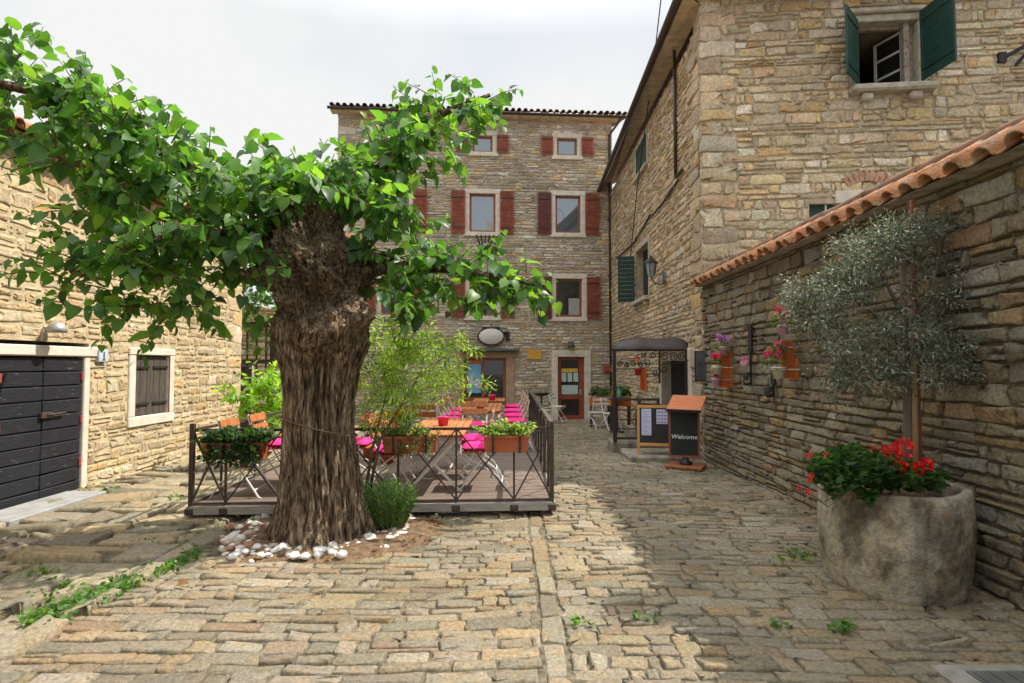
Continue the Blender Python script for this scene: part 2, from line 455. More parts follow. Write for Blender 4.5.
def stone_arrays(rects, seed, gap, D, inset, pal, n=12, jit=.06, tilt=.3, rough=.08, wave=0., skew=.12, pw=5.0, smear=((.40, .34, .25), .5), cvar=.018, vvar=.16, slow=.42):
    """one cushion of rings per stone; returns (u, v, d) points, quads, tris, colours"""
    rg = np.random.default_rng(seed)
    r = np.array(rects); S = len(r)
    c = np.stack([(r[:, 0] + r[:, 1]) / 2, (r[:, 2] + r[:, 3]) / 2], 1)
    hw = np.stack([(r[:, 1] - r[:, 0]) / 2, (r[:, 3] - r[:, 2]) / 2], 1)
    g = gap / 2 * rg.uniform(.3, 1.7, (S, 1))
    hw = np.maximum(hw - g, .012)
    th = (np.arange(n) + .5) * 2 * PI / n
    if n % 4 == 0:                                    # put points near the corners of the slab
        base = np.array([.0, .5, .9]) if n == 12 else np.linspace(0, .92, n // 4)
        q = np.concatenate([np.stack([np.ones(len(base)), 2 * base - .92], 1)])
        pts = []
        for k in range(4):
            ca, sa = math.cos(k * PI / 2), math.sin(k * PI / 2)
            pts += [(x * ca - y * sa, x * sa + y * ca) for x, y in q]
        ol = np.array(pts)
    else:
        ol = np.stack([np.sign(np.cos(th)) * np.abs(np.cos(th)) ** (2 / pw), np.sign(np.sin(th)) * np.abs(np.sin(th)) ** (2 / pw)], 1)
    o = np.repeat(ol[None], S, 0) + rg.normal(0, 1, (S, n, 2)) * np.minimum(jit * hw.min(1) / hw.T, .12).T[:, None, :]
    an = np.arctan2(ol[:, 1], ol[:, 0])[None]
    for f in (2, 3, 5):                               # slow wobble of the outline
        o *= 1 + (rg.normal(0, jit * slow, (S, 1)) * np.sin(f * an + rg.uniform(0, 6.28, (S, 1))))[:, :, None]
    o = np.clip(o, -1.12, 1.12)
    sk = rg.normal(0, skew, (S, 2))
    o[:, :, 1] *= 1 + sk[:, :1] * o[:, :, 0]          # wedge-shaped
    o[:, :, 0] *= 1 + sk[:, 1:] * .35 * o[:, :, 1]
    Dd = D * rg.uniform(.55, 1.45, (S, 1))
    ins = np.minimum(inset, .55 * hw.min(1))[:, None, None]
    tx = rg.normal(0, tilt, (S, 1)); ty = rg.normal(0, tilt, (S, 1))
    V = []
    for k, (i_, d_) in enumerate(((0, -.6), (.12, .45), (.55, .88), (1.6, 1.0))):
        s_ = np.maximum(1 - i_ * ins / hw[:, None, :], .3)
        p = o * s_
        d = Dd * d_ * (1 + (tx * p[:, :, 0] + ty * p[:, :, 1]) * (k > 0)) + D * rough * rg.normal(0, 1, (S, n)) * (k > 0)
        V.append(np.concatenate([c[:, None, :] + p * hw[:, None, :], d[:, :, None]], 2))
    ce = np.concatenate([c, Dd * (1.0 + rough * rg.normal(0, 1, (S, 1)))], 1)[:, None, :]
    V = np.concatenate(V + [ce], 1)                    # S, 4n+1, 3
    m = 4 * n + 1
    off = (np.arange(S) * m)[:, None, None]
    k = np.arange(n); k1 = (k + 1) % n
    q1 = np.concatenate([np.stack([a * n + k, a * n + k1, (a + 1) * n + k1, (a + 1) * n + k], 1) for a in range(3)])
    t1 = np.stack([3 * n + k, 3 * n + k1, np.full(n, 4 * n)], 1)
    quads = (q1[None] + off).reshape(-1, 4); tris = (t1[None] + off).reshape(-1, 3)
    pal_c = np.array([p[:3] for p in pal]); pw_ = np.array([p[3] for p in pal], float); pw_ /= pw_.sum()
    col = pal_c[rg.choice(len(pal), S, p=pw_)] * rg.uniform(1 - vvar, 1 + vvar, (S, 1)) * rg.normal(1, cvar, (S, 3))
    col = np.repeat(np.clip(col, .02, .8)[:, None, :], m, 1)
    if smear:                                         # mortar smeared over the stone edges, more on some stones
        am = rg.uniform(.15, 1.0, (S, 1)) * smear[1]
        for k_, f_ in ((0, 1.0), (1, .9), (2, .5), (3, .18)):
            q_ = np.clip(am * f_ * rg.uniform(.3, 1.5, (S, n)), 0, 1)[:, :, None]
            col[:, k_ * n:(k_ + 1) * n] = col[:, k_ * n:(k_ + 1) * n] * (1 - q_) + np.array(smear[0]) * q_
    col = col.reshape(-1, 3)
    V = V.reshape(-1, 3)
    if wave:
        V[:, 1] += wave * np.sin(V[:, 0] * 1.7 + .6 * np.sin(V[:, 1] * 1.3)) * np.minimum(1, np.abs(V[:, 1]) * .5)
    return V, quads, tris, col
def slab(u0, u1, v0, v1, holes, th, reveal):
    """front sheet and hole reveals of a wall as quads in (u, v, d)"""
    us = sorted({u0, u1, *[x for h in holes for x in h[:2] if u0 < x < u1]})
    vs = sorted({v0, v1, *[x for h in holes for x in h[2:] if v0 < x < v1]})
    V = []; 
    def q(*p):
        V.extend(p)
    for a, b in zip(us, us[1:]):
        for c, d in zip(vs, vs[1:]):
            if any(h[0] - 1e-6 <= a and b <= h[1] + 1e-6 and h[2] - 1e-6 <= c and d <= h[3] + 1e-6 for h in holes): continue
            q((a, c, 0), (b, c, 0), (b, d, 0), (a, d, 0))
            q((b, c, -th), (a, c, -th), (a, d, -th), (b, d, -th))
    for h in holes:
        a, b, c, d = max(h[0], u0), min(h[1], u1), max(h[2], v0), min(h[3], v1)
        q((a, c, 0), (a, d, 0), (a, d, -th), (a, c, -th)); q((b, d, 0), (b, c, 0), (b, c, -th), (b, d, -th))
        q((a, d, 0), (b, d, 0), (b, d, -th), (a, d, -th)); q((b, c, 0), (a, c, 0), (a, c, -th), (b, c, -th))
    q((u0, v0, 0), (u0, v1, 0), (u0, v1, -th), (u0, v0, -th)); q((u1, v1, 0), (u1, v0, 0), (u1, v0, -th), (u1, v1, -th))
    q((u0, v1, 0), (u1, v1, 0), (u1, v1, -th), (u0, v1, -th))
    V = np.array(V, float); return V, np.arange(len(V)).reshape(-1, 4)
def wall(name, F, T, W, H, holes, ch, ln, pal, ms, mm, seed, v0=0, gap=.02, D=.03, inset=.02, th=.45, mat_d=0, quoin=None, **kw):
    """masonry face of a wall: stones proud of a mortar bed, one mesh. holes: (u0, u1, v0, v1) already grown to the stone trim"""
    rects = layout(0, W, v0, H, holes, ch, ln, seed)
    if quoin:
        qr = []
        for side in quoin:
            v = v0; k = 0
            while v < H:
                h = random.Random(seed * 7 + k).uniform(.22, .36); l = (.62, .38)[k % 2]
                qr.append((0, l, v, min(v + h, H)) if side == 0 else (W - l, W, v, min(v + h, H))); v += h; k += 1
        nr = []
        for (a, b, c, d) in rects:
            for s0, s1 in cut(a, b, [(x[0], x[1], x[2], x[3]) for x in qr], c, d): nr.append((s0, s1, c, d))
        rects = nr + qr
    V, q, t, col = stone_arrays(rects, seed, gap, D, inset, pal, **kw)
    SV, SQ = slab(0, W, v0, H, [(h[0] + .02, h[1] - .02, h[2] + .02, h[3] - .02) for h in holes], th, mm)
    SV[:, 2] -= .004
    k = len(V)
    X = np.concatenate([V, SV]); X = np.stack([X[:, 0], -X[:, 2], X[:, 1]], 1)
    C = np.concatenate([col, np.full((len(SV), 3), .4)])
    polys = [q, SQ + k, t]
    mi = np.concatenate([np.zeros(len(q)), np.ones(len(SQ)), np.zeros(len(t))])
    sm = np.concatenate([np.ones(len(q), bool), np.zeros(len(SQ), bool), np.ones(len(t), bool)])
    me = np_mesh(name, X, polys, C, (ms, mm), mi, sm)
    return link(name, me, T, F.m)

# ------------------------------------------------------------------ ground
gm = MB()
ys = [-60, -20, -5, 0, 2] + [2 + .5 * i for i in range(1, 45)] + [30, 60, 200, 600]
xs = [-600, -100, -30, -12, -8, -5.7, -4, -2.85, -1, .8, 2, 3.4, 5, 10, 30, 100, 600]
gm.add([(x, y, gz(y) - .012) for y in ys for x in xs],
       [(j * len(xs) + i, j * len(xs) + i + 1, (j + 1) * len(xs) + i + 1, (j + 1) * len(xs) + i) for j in range(len(ys) - 1) for i in range(len(xs) - 1)])
gm.build('ground', m_joint, kind='structure')
def pave(name, rects, seed, pal, mat, D=.016, gap=.022, inset=.014, wave=.03, lift=0, **kw):
    V, q, t, col = stone_arrays(rects, seed, gap, D, inset, pal, wave=0, **kw)
    x, y = V[:, 0], V[:, 1].copy()
    y = y + wave * np.sin(x * 1.9 + .8 * np.sin(y * .9)) + .05 * np.sin(x * .6 + 1)
    z = V[:, 2] - .012 + lift - .0009 * np.maximum(np.minimum(y, 24) - 2, 0) ** 2 + .006 * np.sin(x * 2.3 + 1) * np.sin(y * 1.9)
    me = np_mesh(name, np.stack([x, y, z], 1), [q, t], col, (mat,))
    return props(link(name, me), kind='structure')
BED = lambda x, y: ((x + 1.85) / 1.0) ** 2 + ((y - 5.65) / .92) ** 2 < 1 or (-1.4 < x < -.75 and 5.0 < y < 6.25)
PPAL = [(.245, .203, .135, 3), (.225, .197, .143, 3), (.255, .197, .122, 1.4), (.20, .18, .135, 2), (.26, .23, .175, 1.5), (.23, .17, .115, .3)]
rA = [r for r in layout(-2.78, .172, 1.2, 20.2, [], (.09, .15), (.14, .42), 11, split=.05) if not BED((r[0] + r[1]) / 2, (r[2] + r[3]) / 2)]
rB = layout(.318, 3.4, 1.2, 20.3, [], (.09, .165), (.13, .36), 12, split=.05)
rS = [(.18 + .01 * math.sin(k), .31 + .01 * math.cos(3 * k), 1.2 + .36 * k, 1.55 + .36 * k) for k in range(52)]
pave('paving', rA, 21, PPAL, m_pave, n=16, skew=.06, jit=.10, slow=.15, tilt=.36, rough=.13, gap=.014, inset=.009, smear=((.25, .222, .16), .5), cvar=.014, vvar=.15)
pave('paving', rB, 22, PPAL, m_pave, n=16, skew=.07, jit=.11, slow=.15, tilt=.36, rough=.13, gap=.014, inset=.009, smear=((.25, .222, .16), .45), cvar=.014, vvar=.15)
pave('paving', rS, 23, PPAL, m_pave, n=16, D=.012, gap=.012, inset=.009, smear=((.26, .225, .155), .4))
SPAL = [(.27, .23, .155, 3), (.22, .195, .145, 3), (.31, .245, .15, 1.5), (.18, .16, .115, 1.5)]
rC = layout(-5.7, -2.9, 1.2, 15.5, [], (.26, .48), (.4, .95), 13, split=.12)
pave('paving', rC, 24, SPAL, m_slab, D=.032, gap=.04, inset=.03, n=16, smear=((.24, .205, .14), .5), skew=.12, jit=.15, tilt=.5, rough=.10, wave=.03, lift=.008)
rK = [(-2.90, -2.70, 1.2 + .5 * k, 1.68 + .5 * k) for k in range(9)]
pave('kerb', rK, 25, [(.24, .21, .155, 1)], m_pave, n=12, D=.045, gap=.03, jit=.16, skew=.16)
rD = layout(-12, -5.7, 12.3, 22, [], (.3, .5), (.4, .9), 14)
pave('paving', rD, 26, SPAL, m_slab, D=.025, gap=.03, n=8)
# planting bed of bare earth round the old tree
bd = MB()
ring = [(0, 0, .05)]
K = 40; rr = [1.0, .75, .4]
for s in rr:
    for k in range(K):
        a = 2 * PI * k / K
        x = -1.80 + s * (1.06 + .08 * math.sin(3 * a) + .2 * max(0, math.cos(a - .3))) * math.cos(a); y = 5.66 + s * (.93 + .06 * math.sin(5 * a)) * math.sin(a)
        ring.append((x, y, gz(y) + (-.022 if s == 1 else .035 + .02 * mnoise.noise(Vector((x * 3, y * 3, 0))))))
ring[0] = (-1.78, 5.66, .05)
fs = []
for i in range(2):
    for k in range(K): fs.append((1 + i * K + k, 1 + i * K + (k + 1) % K, 1 + (i + 1) * K + (k + 1) % K, 1 + (i + 1) * K + k))
for k in range(K): fs.append((1 + 2 * K + k, 1 + 2 * K + (k + 1) % K, 0))
bd.add(ring, fs, True)
bd.build('soil', m_soil, kind='structure')

# ------------------------------------------------------------------ parts common to the houses
def surround(F, par, o, sw, mat, proud=.03, deep=.22, sill=True, lintel=None, sillw=.05):
    """stone jambs, lintel and sill round opening o; sub-part of a window"""
    a, b, c, d = o; lh = lintel or sw
    g = .002
    m = MB()
    m.box(a - sw, a, -proud, deep, c, d, ch=.012); m.box(b, b + sw, -proud + g, deep, c, d, ch=.012)
    m.box(a - sw - .01, b + sw + .01, -proud - .004, deep, d + g, d + lh, ch=.012)
    if sill: m.box(a - sw - .03, b + sw + .03, -proud - sillw, deep, c - lh * .9, c - g, ch=.014)
    return m.build('stone_surround', mat, par, F.m)
def win(F, T, o, fm, glass, fr=.055, d0=.10, mull=True, sw=.13, stone=None, rail=False, **kw):
    a, b, c, d = o
    m = MB(); dd = .06; g = .003
    m.box(a + g, a + fr, d0, d0 + dd, c + g, d - g, ch=.006); m.box(b - fr, b - g, d0, d0 + dd, c + g, d - g, ch=.006)
    m.box(a + fr, b - fr, d0 + .002, d0 + dd, c + g, c + fr * 1.2, ch=.006); m.box(a + fr, b - fr, d0 + .002, d0 + dd, d - fr, d - g, ch=.006)
    if mull: m.box((a + b) / 2 - .03, (a + b) / 2 + .03, d0 + .004, d0 + dd - .006, c + fr * 1.2, d - fr, ch=.004)
    if rail: m.box(a + fr, b - fr, d0 + .01, d0 + dd - .01, c + (d - c) * .62, c + (d - c) * .62 + .04, ch=.004)
    wn = m.build('window', fm, T, F.m)
    p = MB(); p.box(a + fr * .5, b - fr * .5, d0 + .025, d0 + .032, c + fr * .5, d - fr * .5)
    p.build('pane', glass, wn)
    if stone: surround(F, wn, o, sw, stone, **kw)
    return wn
def shutter(F, T, u0, u1, v0, v1, mat, d=.045, louv=True, label=None, hinge=None, ang=0, slats=11, name='shutter'):
    """board shutter lying against the wall, or swung by ang about u=hinge"""
    m = MB(); t = .035
    W = u1 - u0
    m.box(u0, u0 + .05, -t, 0, v0, v1, ch=.004); m.box(u1 - .05, u1, -t, 0, v0, v1, ch=.004)
    n = max(3, int((v1 - v0) / .125)) if louv else slats
    h = (v1 - v0) / n
    for i in range(n):
        z0 = v0 + i * h
        M = Matrix.Translation((0, -.5 * t, z0 + h / 2)) @ Matrix.Rotation(R(17 if louv else 3), 4, 'X')
        m.box(u0 + .05, u1 - .05, -.011, .011, -h / 2 + (.009 if louv else .004), h / 2 - (.003 if louv else .004), M)
    k = F.m @ Matrix.Translation((0, -d, 0))
    if hinge is not None:
        k = F.m @ Matrix.Translation((hinge, -d, 0)) @ Matrix.Rotation(ang, 4, 'Z') @ Matrix.Translation((-hinge, 0, 0))
    o = m.build(name, mat, T, k)
    hg = MB()
    for z in (v0 + .15 * (v1 - v0), v1 - .15 * (v1 - v0)):
        hu = u1 if hinge is None or hinge >= u1 - .01 else u0
        hg.box(u0 + .01, u1 - .01, -t - .008, -t - .001, z - .015, z + .015)
    pieces(hg, 'strap', m_gutter if mat is not m_green else m_green, o)
    if label: o['label'] = label
    return o
def tiles_edge(mb, x0, x1, y0, y1, z0, z1, sp=.2, r=.075, n=6, seed=0, rows=1):
    """barrel tiles running from (y0, z0) up to (y1, z1), columns along x; alternate cover and channel"""
    rg = random.Random(seed)
    cnt = int(round((x1 - x0) / sp)); sp = (x1 - x0) / cnt
    L = Vector((0, y1 - y0, z1 - z0)); ln = L.length; L.normalize()
    up = Vector((1, 0, 0)).cross(L); up = up if up.z > 0 else -up
    for i in range(cnt):
        cx = x0 + (i + .5) * sp
        for k in range(rows):
            a = Vector((cx + rg.uniform(-.012, .012), y0, z0)) + L * (ln * k / rows) + up * (.012 + rg.uniform(-.006, .008))
            b = Vector((cx + rg.uniform(-.012, .012), y0, z0)) + L * (ln * (k + 1) / rows + .05) + up * (.0)
            a = a + L * rg.uniform(-.03, .02)
            ra, rb = r * rg.uniform(.95, 1.08), r * .86
            vs = []
            for p, q, th in ((a, ra, .0), (b, rb, .0), (a, ra - .016, 0), (b, rb - .016, 0)):
                for j in range(n + 1):
                    an = PI * j / n
                    vs.append(p + Vector((1, 0, 0)) * math.cos(an) * q + up * math.sin(an) * q)
            m_ = n + 1; fs = []
            for j in range(n):
                fs += [(j, j + 1, m_ + j + 1, m_ + j), (2 * m_ + j + 1, 2 * m_ + j, 3 * m_ + j, 3 * m_ + j + 1),
                       (j + 1, j, 2 * m_ + j, 2 * m_ + j + 1)]
            mb.add(vs, fs, True)
        cx2 = cx + sp / 2
        if i < cnt - 1:                                 # the channel tile between two covers
            a = Vector((cx2, y0, z0)) + L * rg.uniform(-.02, .02) + up * .03; b = a + L * (ln + .02)
            vs = []
            for p in (a, b):
                for dr in (0, -.014):
                    for j in range(n + 1):
                        an = PI + PI * j / n
                        vs.append(p + Vector((1, 0, 0)) * math.cos(an) * (r * .85 + dr) + up * math.sin(an) * (r * .5 + dr))
            m_ = n + 1; fs = []
            for j in range(n):
                fs += [(j, j + 1, 2 * m_ + j + 1, 2 * m_ + j), (m_ + j + 1, m_ + j, 3 * m_ + j, 3 * m_ + j + 1), (j + 1, j, m_ + j, m_ + j + 1)]
            mb.add(vs, fs, True)

# ------------------------------------------------------------------ the four storey house closing the square
FC = Frame((-5.97, 19.6, -.30), R(4.1))
def fr(x0, y0, x1, y1, F=FC, d=0):
    a = F.uv(x0, y1, d); b = F.uv(x1, y0, d)
    return (min(a[0], b[0]), max(a[0], b[0]), min(a[1], b[1]), max(a[1], b[1]))
FW = FC.uv(613, 300)[0]; FH = FC.uv(480, 108)[1] - .28
T = thing('stone_house', 'four storey stone house with red shutters closing the end of the courtyard', 'house', FC.o, FC.rz)
cols_x = [(381, 408), (469.5, 496), (556, 581)]
rows = [('top', [(389.5, 134, 409, 150), (472.5, 136, 492.5, 152), (557, 138.5, 577, 155.5)], 7, .085),
        ('mid', [(384, 192, 409, 230), (469.5, 194, 495.5, 232), (555.5, 196, 580.5, 233)], 8, .14),
        ('low', [(381, 276, 408, 315), (469.5, 278, 496, 316), (556, 279, 582, 317)], 8, .14)]
ops = []
for nm, rs, sw, _ in rows:
    for r in rs: ops.append((nm, fr(*r)))
shop = fr(464, 358, 506, 399); shop = (shop[0], shop[1], shop[2] - .25, shop[3])
door_o = fr(558, 357, 584.5, 419); 
bath = fr(408, 357, 417, 372)
sw = .17
holes = [(o[0] - sw, o[1] + sw, o[2] - sw, o[3] + sw) for _, o in ops]
holes += [(shop[0] - .3, shop[1] + .3, shop[2], shop[3] + .25), (door_o[0] - .22, door_o[1] + .22, -.2, door_o[3] + .22)]
m_curtain = M_simple('net_curtain', (.34, .34, .33), .9, var=.15)
FPAL = [(.46, .405, .30, 3), (.47, .44, .37, 3), (.52, .385, .20, 1.7), (.37, .33, .265, 2), (.55, .50, .41, 1.5), (.38, .27, .17, .4)]
wall('wall', FC, T, FW, FH, holes, (.06, .135), (.14, .5), FPAL, m_stone_house, m_mortar_grey, 31, v0=-.4, gap=.028, D=.018, inset=.012, n=12, jit=.14, quoin=(0,), smear=((.44, .40, .33), .6), cvar=.03, vvar=.24)
# side and back walls, plain
m = MB(); m.box(.02, FW, .46, 9.0, -.4, FH - .02); m.build('side_wall', m_mortar_grey, T)
for i, (nm, o) in enumerate(ops):
    gl = m_glass if nm != 'low' else m_glassdk
    wn = win(FC, T, o, m_timber, gl, mull=False, sw=sw, stone=m_lime, fr=.07, d0=.08)
    a, b, c, d = o
    if (nm == 'low' and i % 3 == 2) or (nm == 'mid' and i % 3 == 1):   # a bit of net curtain at the pane
        cu_ = MB(); n_ = 9; x0_ = a + (.50 if nm == 'low' else .66) * (b - a); x1_ = b - .08; zt_ = c + (.50 if nm == 'low' else .30) * (d - c)
        for q_ in range(n_): cu_.bar((x0_ + (x1_ - x0_) * (q_ + .5) / n_, .101, c + .09), (x0_ + (x1_ - x0_) * (q_ + .5) / n_, .101, zt_), (x1_ - x0_) / n_ * .92, .004 + .004 * (q_ % 2), (0, 1, 0))
        cu_.build('curtain', m_curtain, wn)
    wd = .50 if nm != 'top' else .42
    hh = .07 if nm != 'top' else .02
    k = i % 3
    if True:
        shutter(FC, T, a - sw - wd + .03, a - sw + .02, c - hh, d + hh, m_reddark if (k == 2 and nm != 'top') else m_red, d=.07,
                label='faded dark red shutter' if (k == 2 and nm != 'top') else None)
    shutter(FC, T, b + sw - .02, b + sw + wd - .03, c - hh, d + hh, m_red, d=.07)
# shop door: wide glazed opening between brown stone jambs under a slate ledge
a, b, c, d = shop
m = MB(); m.box(a - .3, a, -.03, .4, c, d, ch=.01); m.box(b, b + .3, -.032, .4, c, d, ch=.01); m.box(a - .3, b + .3, -.036, .4, d + .002, d + .22, ch=.01)
sr = m.build('shop_surround', M_simple('brown_sandstone', (.36, .25, .16), .85, var=.2, scale=5, bump=.2), T)
m = MB(); m.box(a - .15, b + .45, -.32, -.002, d + .226, d + .30, ch=.01); m.build('ledge', m_slate, T)
m = MB(); fw = .09
m.box(a, a + fw, .12, .2, c, d); m.box(b - fw, b, .12, .2, c, d); m.box(a + fw, b - fw, .122, .2, d - fw, d)
m.box(a + .42 * (b - a), a + .42 * (b - a) + .10, .122, .2, c, d - fw); m.box(a + fw, b - fw, .123, .2, c, c + .3)
sd_ = m.build('shop_door', m_timber, T)
m = MB(); m.box(a, b, .155, .165, c, d); m.build('pane', m_glassdk, sd_)
m = MB(); m.box(a + .12, a + .40 * (b - a), .105, .118, c + .45, d - .22); pst = m.build('poster', M_simple('blue_poster', (.16, .42, .62), .5, var=.25, scale=3), T)
m = MB(); m.box(a + .12, a + .40 * (b - a), .104, .118, d - .215, d - .10); m.build('paper_strip', m_orange, T)
m = MB(); m.box(a + .18, a + .22 * (b - a), .098, .104, c + .7, c + 1.1); m.box(a + .28 * (b - a), a + .38 * (b - a), .0985, .104, c + .62, c + .95); m.build('poster_print', m_paper, T)
# the house door: cream stone surround, red brown timber, glass with papers
a, b, c, d = door_o
c = gz(20) + .14
m = MB(); m.box(a - .22, a, -.04, .35, c, d, ch=.012); m.box(b, b + .22, -.042, .35, c, d, ch=.012); m.box(a - .22, b + .22, -.045, .35, d + .002, d + .22, ch=.012)
m.build('door_surround', m_lime, T)
m = MB(); m.box(a - .45, b + .55, -.75, .3, -.32, c + .02, ch=.02); m.build('doorstep', m_limegrey, T)
m = MB(); fw = .12
m.box(a, a + fw, .1, .16, c + .02, d); m.box(b - fw - .06, b, .1, .16, c + .02, d); m.box(a + fw, b - fw - .06, .102, .16, d - .1, d); m.box(a + fw, b - fw - .06, .102, .16, c + .02, c + .3)
m.box(a + fw, b - fw - .06, .102, .16, c + .86, c + 1.0)
dr = m.build('door', M_simple('red_brown_door', (.27, .06, .03), .45, var=.2, scale=6), T)
m = MB(); m.box(a + fw - .02, b - fw - .04, .125, .135, c + .25, d - .05); m.build('pane', m_glassdk, dr)
m = MB()
m.box(a + .15, b - .22, .114, .124, c + 1.03, c + 1.35)
for k in range(3): m.box(a + .15 + k * .21, a + .31 + k * .21, .1135, .124, c + 1.47, c + 1.78)
m.build('notice', M_simple('pale_notice', (.42, .56, .52), .8, var=.08), dr)
m = MB(); m.box(a + .15, b - .22, .1125, .124, c + 1.80, c + 1.93); m.build('header_notice', M_simple('yellow_notice', (.62, .42, .05), .8, var=.08), dr)
m = MB(); m.box(b - .16, b - .10, .06, .10, c + 1.0, c + 1.2, ch=.005); m.bar((b - .13, .05, c + 1.1), (b - .25, .05, c + 1.1), .02, .02); m.build('handle', m_limegrey, dr)
# small ground floor window behind the shrub
win(FC, T, (bath[0], bath[1] + .25, bath[2] + .1, bath[3] + .3), m_timber, m_glassdk, mull=False, sw=.12, stone=m_lime)
# roof
m = MB()
ov = .32
yb = 5.0; zr = FH + 1.35
m.add([(-.25, -ov, FH - .02), (FW + .5, -ov, FH - .02), (FW + .5, yb, zr), (-.25, yb, zr), (FW + .5, 9.6, FH - .02), (-.25, 9.6, FH - .02),
       (-.25, -ov, FH + .05), (FW + .5, -ov, FH + .05), (FW + .5, yb, zr + .08), (-.25, yb, zr + .08), (FW + .5, 9.6, FH + .05), (-.25, 9.6, FH + .05)],
      [(0, 1, 2, 3), (3, 2, 4, 5), (6, 9, 8, 7), (9, 11, 10, 8), (0, 6, 7, 1), (5, 4, 10, 11), (0, 3, 9, 6), (3, 5, 11, 9), (1, 7, 8, 2), (2, 8, 10, 4)])
rf = m.build('roof', m_tiledark, T)
m = MB(); tiles_edge(m, -.25, FW + .5, -ov - .07, yb, FH + .055, zr + .085, sp=.22, r=.08, seed=5, n=5, rows=4); m.build('roof_tiles', m_tiledark, T)
m = MB(); m.box(-.2, FW + .3, -ov + .02, -.004, FH - .10, FH - .025); m.build('eaves', m_soffit, T)
m = MB(); m.tube([(-.28, -ov - .05, FH - .02), (FW + .4, -ov - .05, FH - .02)], .055, n=8); m.build('gutter', m_gutter, T)
m = MB(); px = FW - .12
m.tube([(px + .4, -ov - .04, FH - .05), (px, -.12, FH - .6), (px, -.12, -.1)], .05, n=8)
for z in (1, 3, 5, 7, 9): m.box(px - .07, px + .07, -.18, -.002, z, z + .03)
m.build('drainpipe', m_gutter, T)
m = MB(); pl = fr(527, 350, 541.5, 359.5); m.box(pl[0], pl[1], -.05, -.012, pl[2], pl[3], ch=.008)
props(m.build('plaque', M_simple('brass_yellow', (.52, .29, .04), .5, var=.1), None, FC.m), 'yellow brass plaque on stone wall between the two ground floor doors', 'plaque')
# oval hanging sign in a dark ring
su, sv = FC.uv(491, 336.5)
T2 = thing('hanging_sign', 'oval white sign in a black iron ring above the shop door', 'sign', FC.w(su, .12, sv), FC.rz)
m = MB(); m.lathe([(.001, -.02), (.41, -.02), (.425, -.01), (.425, .01), (.41, .02), (.001, .02)], n=28, sy=.64)
Mx = Matrix.Rotation(PI / 2, 4, 'X')
m.v = [tuple(Mx @ Vector(p)) for p in m.v]
m.build('sign_board', M_simple('mottled_white_sign', (.58, .56, .52), .7, var=.1, wear=((.38, .37, .35), 12., .54)), T2)
m = MB(); pts = [(.445 * math.cos(2 * PI * k / 32), 0, .292 * math.sin(2 * PI * k / 32)) for k in range(33)]
m.tube(pts, .026, n=8); m.build('ring', m_iron, T2)
m = MB(); m.bar((-.3, .09, .30), (.3, .09, .30), .03, .06); m.bar((.42, .0, .12), (.62, .12, .02), .03, .09); m.bar((0, 0, .3), (0, .12, .44), .03, .03); m.box(.5, .64, .07, .115, -.16, .18)
m.build('bracket', m_iron, T2)
# fan shaped iron holder under the middle window
hu, hv = FC.uv(485, 249)
T2 = thing('iron_holder', 'black iron flag holder with spread prongs below a middle window', 'flag holder', FC.w(hu, .01, hv), FC.rz)
m = MB(); m.prism([(-.32, .02), (0, .14), (.33, .02), (.02, -.16)], -.20, -.01, Matrix.Identity(4)); m.build('plate', m_iron, T2)
m = MB()
for k in range(5): m.bar((-.16 + .08 * k, -.14, .08), (-.3 + .15 * k, -.38, .40), .035, .035)
m.build('prong', m_iron, T2)
# little lamp over the door, red box
lu, lv = FC.uv(570.5, 344)
T2 = thing('wall_lamp', 'small grey spotlight over the red brown door', 'lamp', FC.w(lu, .03, lv), FC.rz)
m = MB(); m.box(-.09, .09, -.10, .02, -.03, .09, ch=.01); m.build('base', m_slate, T2)
m = MB(); m.lathe([(.03, .0), (.10, -.03), (.12, -.14), (.10, -.14)], c=(0, -.13, .02), n=12); m.build('lamp_shade', m_slate, T2)
lu, lv = FC.uv(607, 369)
m = MB(); m.box(lu - .16, lu + .16, -.16, -.004, lv - .14, lv + .14, ch=.02); m.box(lu - .12, lu + .12, -.18, -.16, lv - .10, lv + .02, ch=.01)
props(m.build('letter_box', m_red, None, FC.m), 'small red letter box on the stone wall beside the drainpipe', 'letter box')

# ------------------------------------------------------------------ the tall house on the right (two faces)
CX, CY = 3.35, 10.17
HZ = 7.8
FS = Frame((3.47, 20.1, -.35), -PI / 2 - math.atan((3.47 - CX) / (20.1 - CY)) + 2 * math.atan((3.47 - CX) / (20.1 - CY)) - 2 * math.atan((3.47 - CX) / (20.1 - CY)))
FS.rz = math.atan2(CY - 20.1, CX - 3.47); FS = Frame(FS.o, FS.rz)
SWD = math.hypot(CY - 20.1, CX - 3.47)
FF = Frame((CX, CY, -.1), R(-5.5))
T = thing('stone_house', 'tall stone house on the right with green shutters and a dark gutter', 'house', (CX, CY, -.07))
RPAL = [(.49, .40, .265, 3), (.48, .42, .32, 2.5), (.51, .385, .205, 1.3), (.43, .355, .25, 2), (.57, .52, .425, .8), (.44, .31, .19, .3)]
w1 = fr(858, 20, 914, 88, FF); w1 = (w1[0], w1[1] + .05, w1[2], w1[3])
w2 = fr(812, 203, 846, 224, FF); w2 = (w2[0], w2[1] + .25, w2[2] - .5, w2[3])
hl = [(w1[0] - .14, w1[1] + .14, w1[2] - .12, w1[3] + .18), (w2[0] - .06, w2[1] + .1, w2[2], w2[3] + .02)]
wall('front_wall', FF, T, 9.0, HZ + .44, hl, (.08, .21), (.13, .6), RPAL, m_stone_warm, m_mortar, 41, v0=-.3, gap=.030, D=.022, inset=.010, n=16, jit=.12, skew=.14, tilt=.35, rough=.10, quoin=(0,), smear=((.46, .39, .28), .85), cvar=.025, vvar=.2)
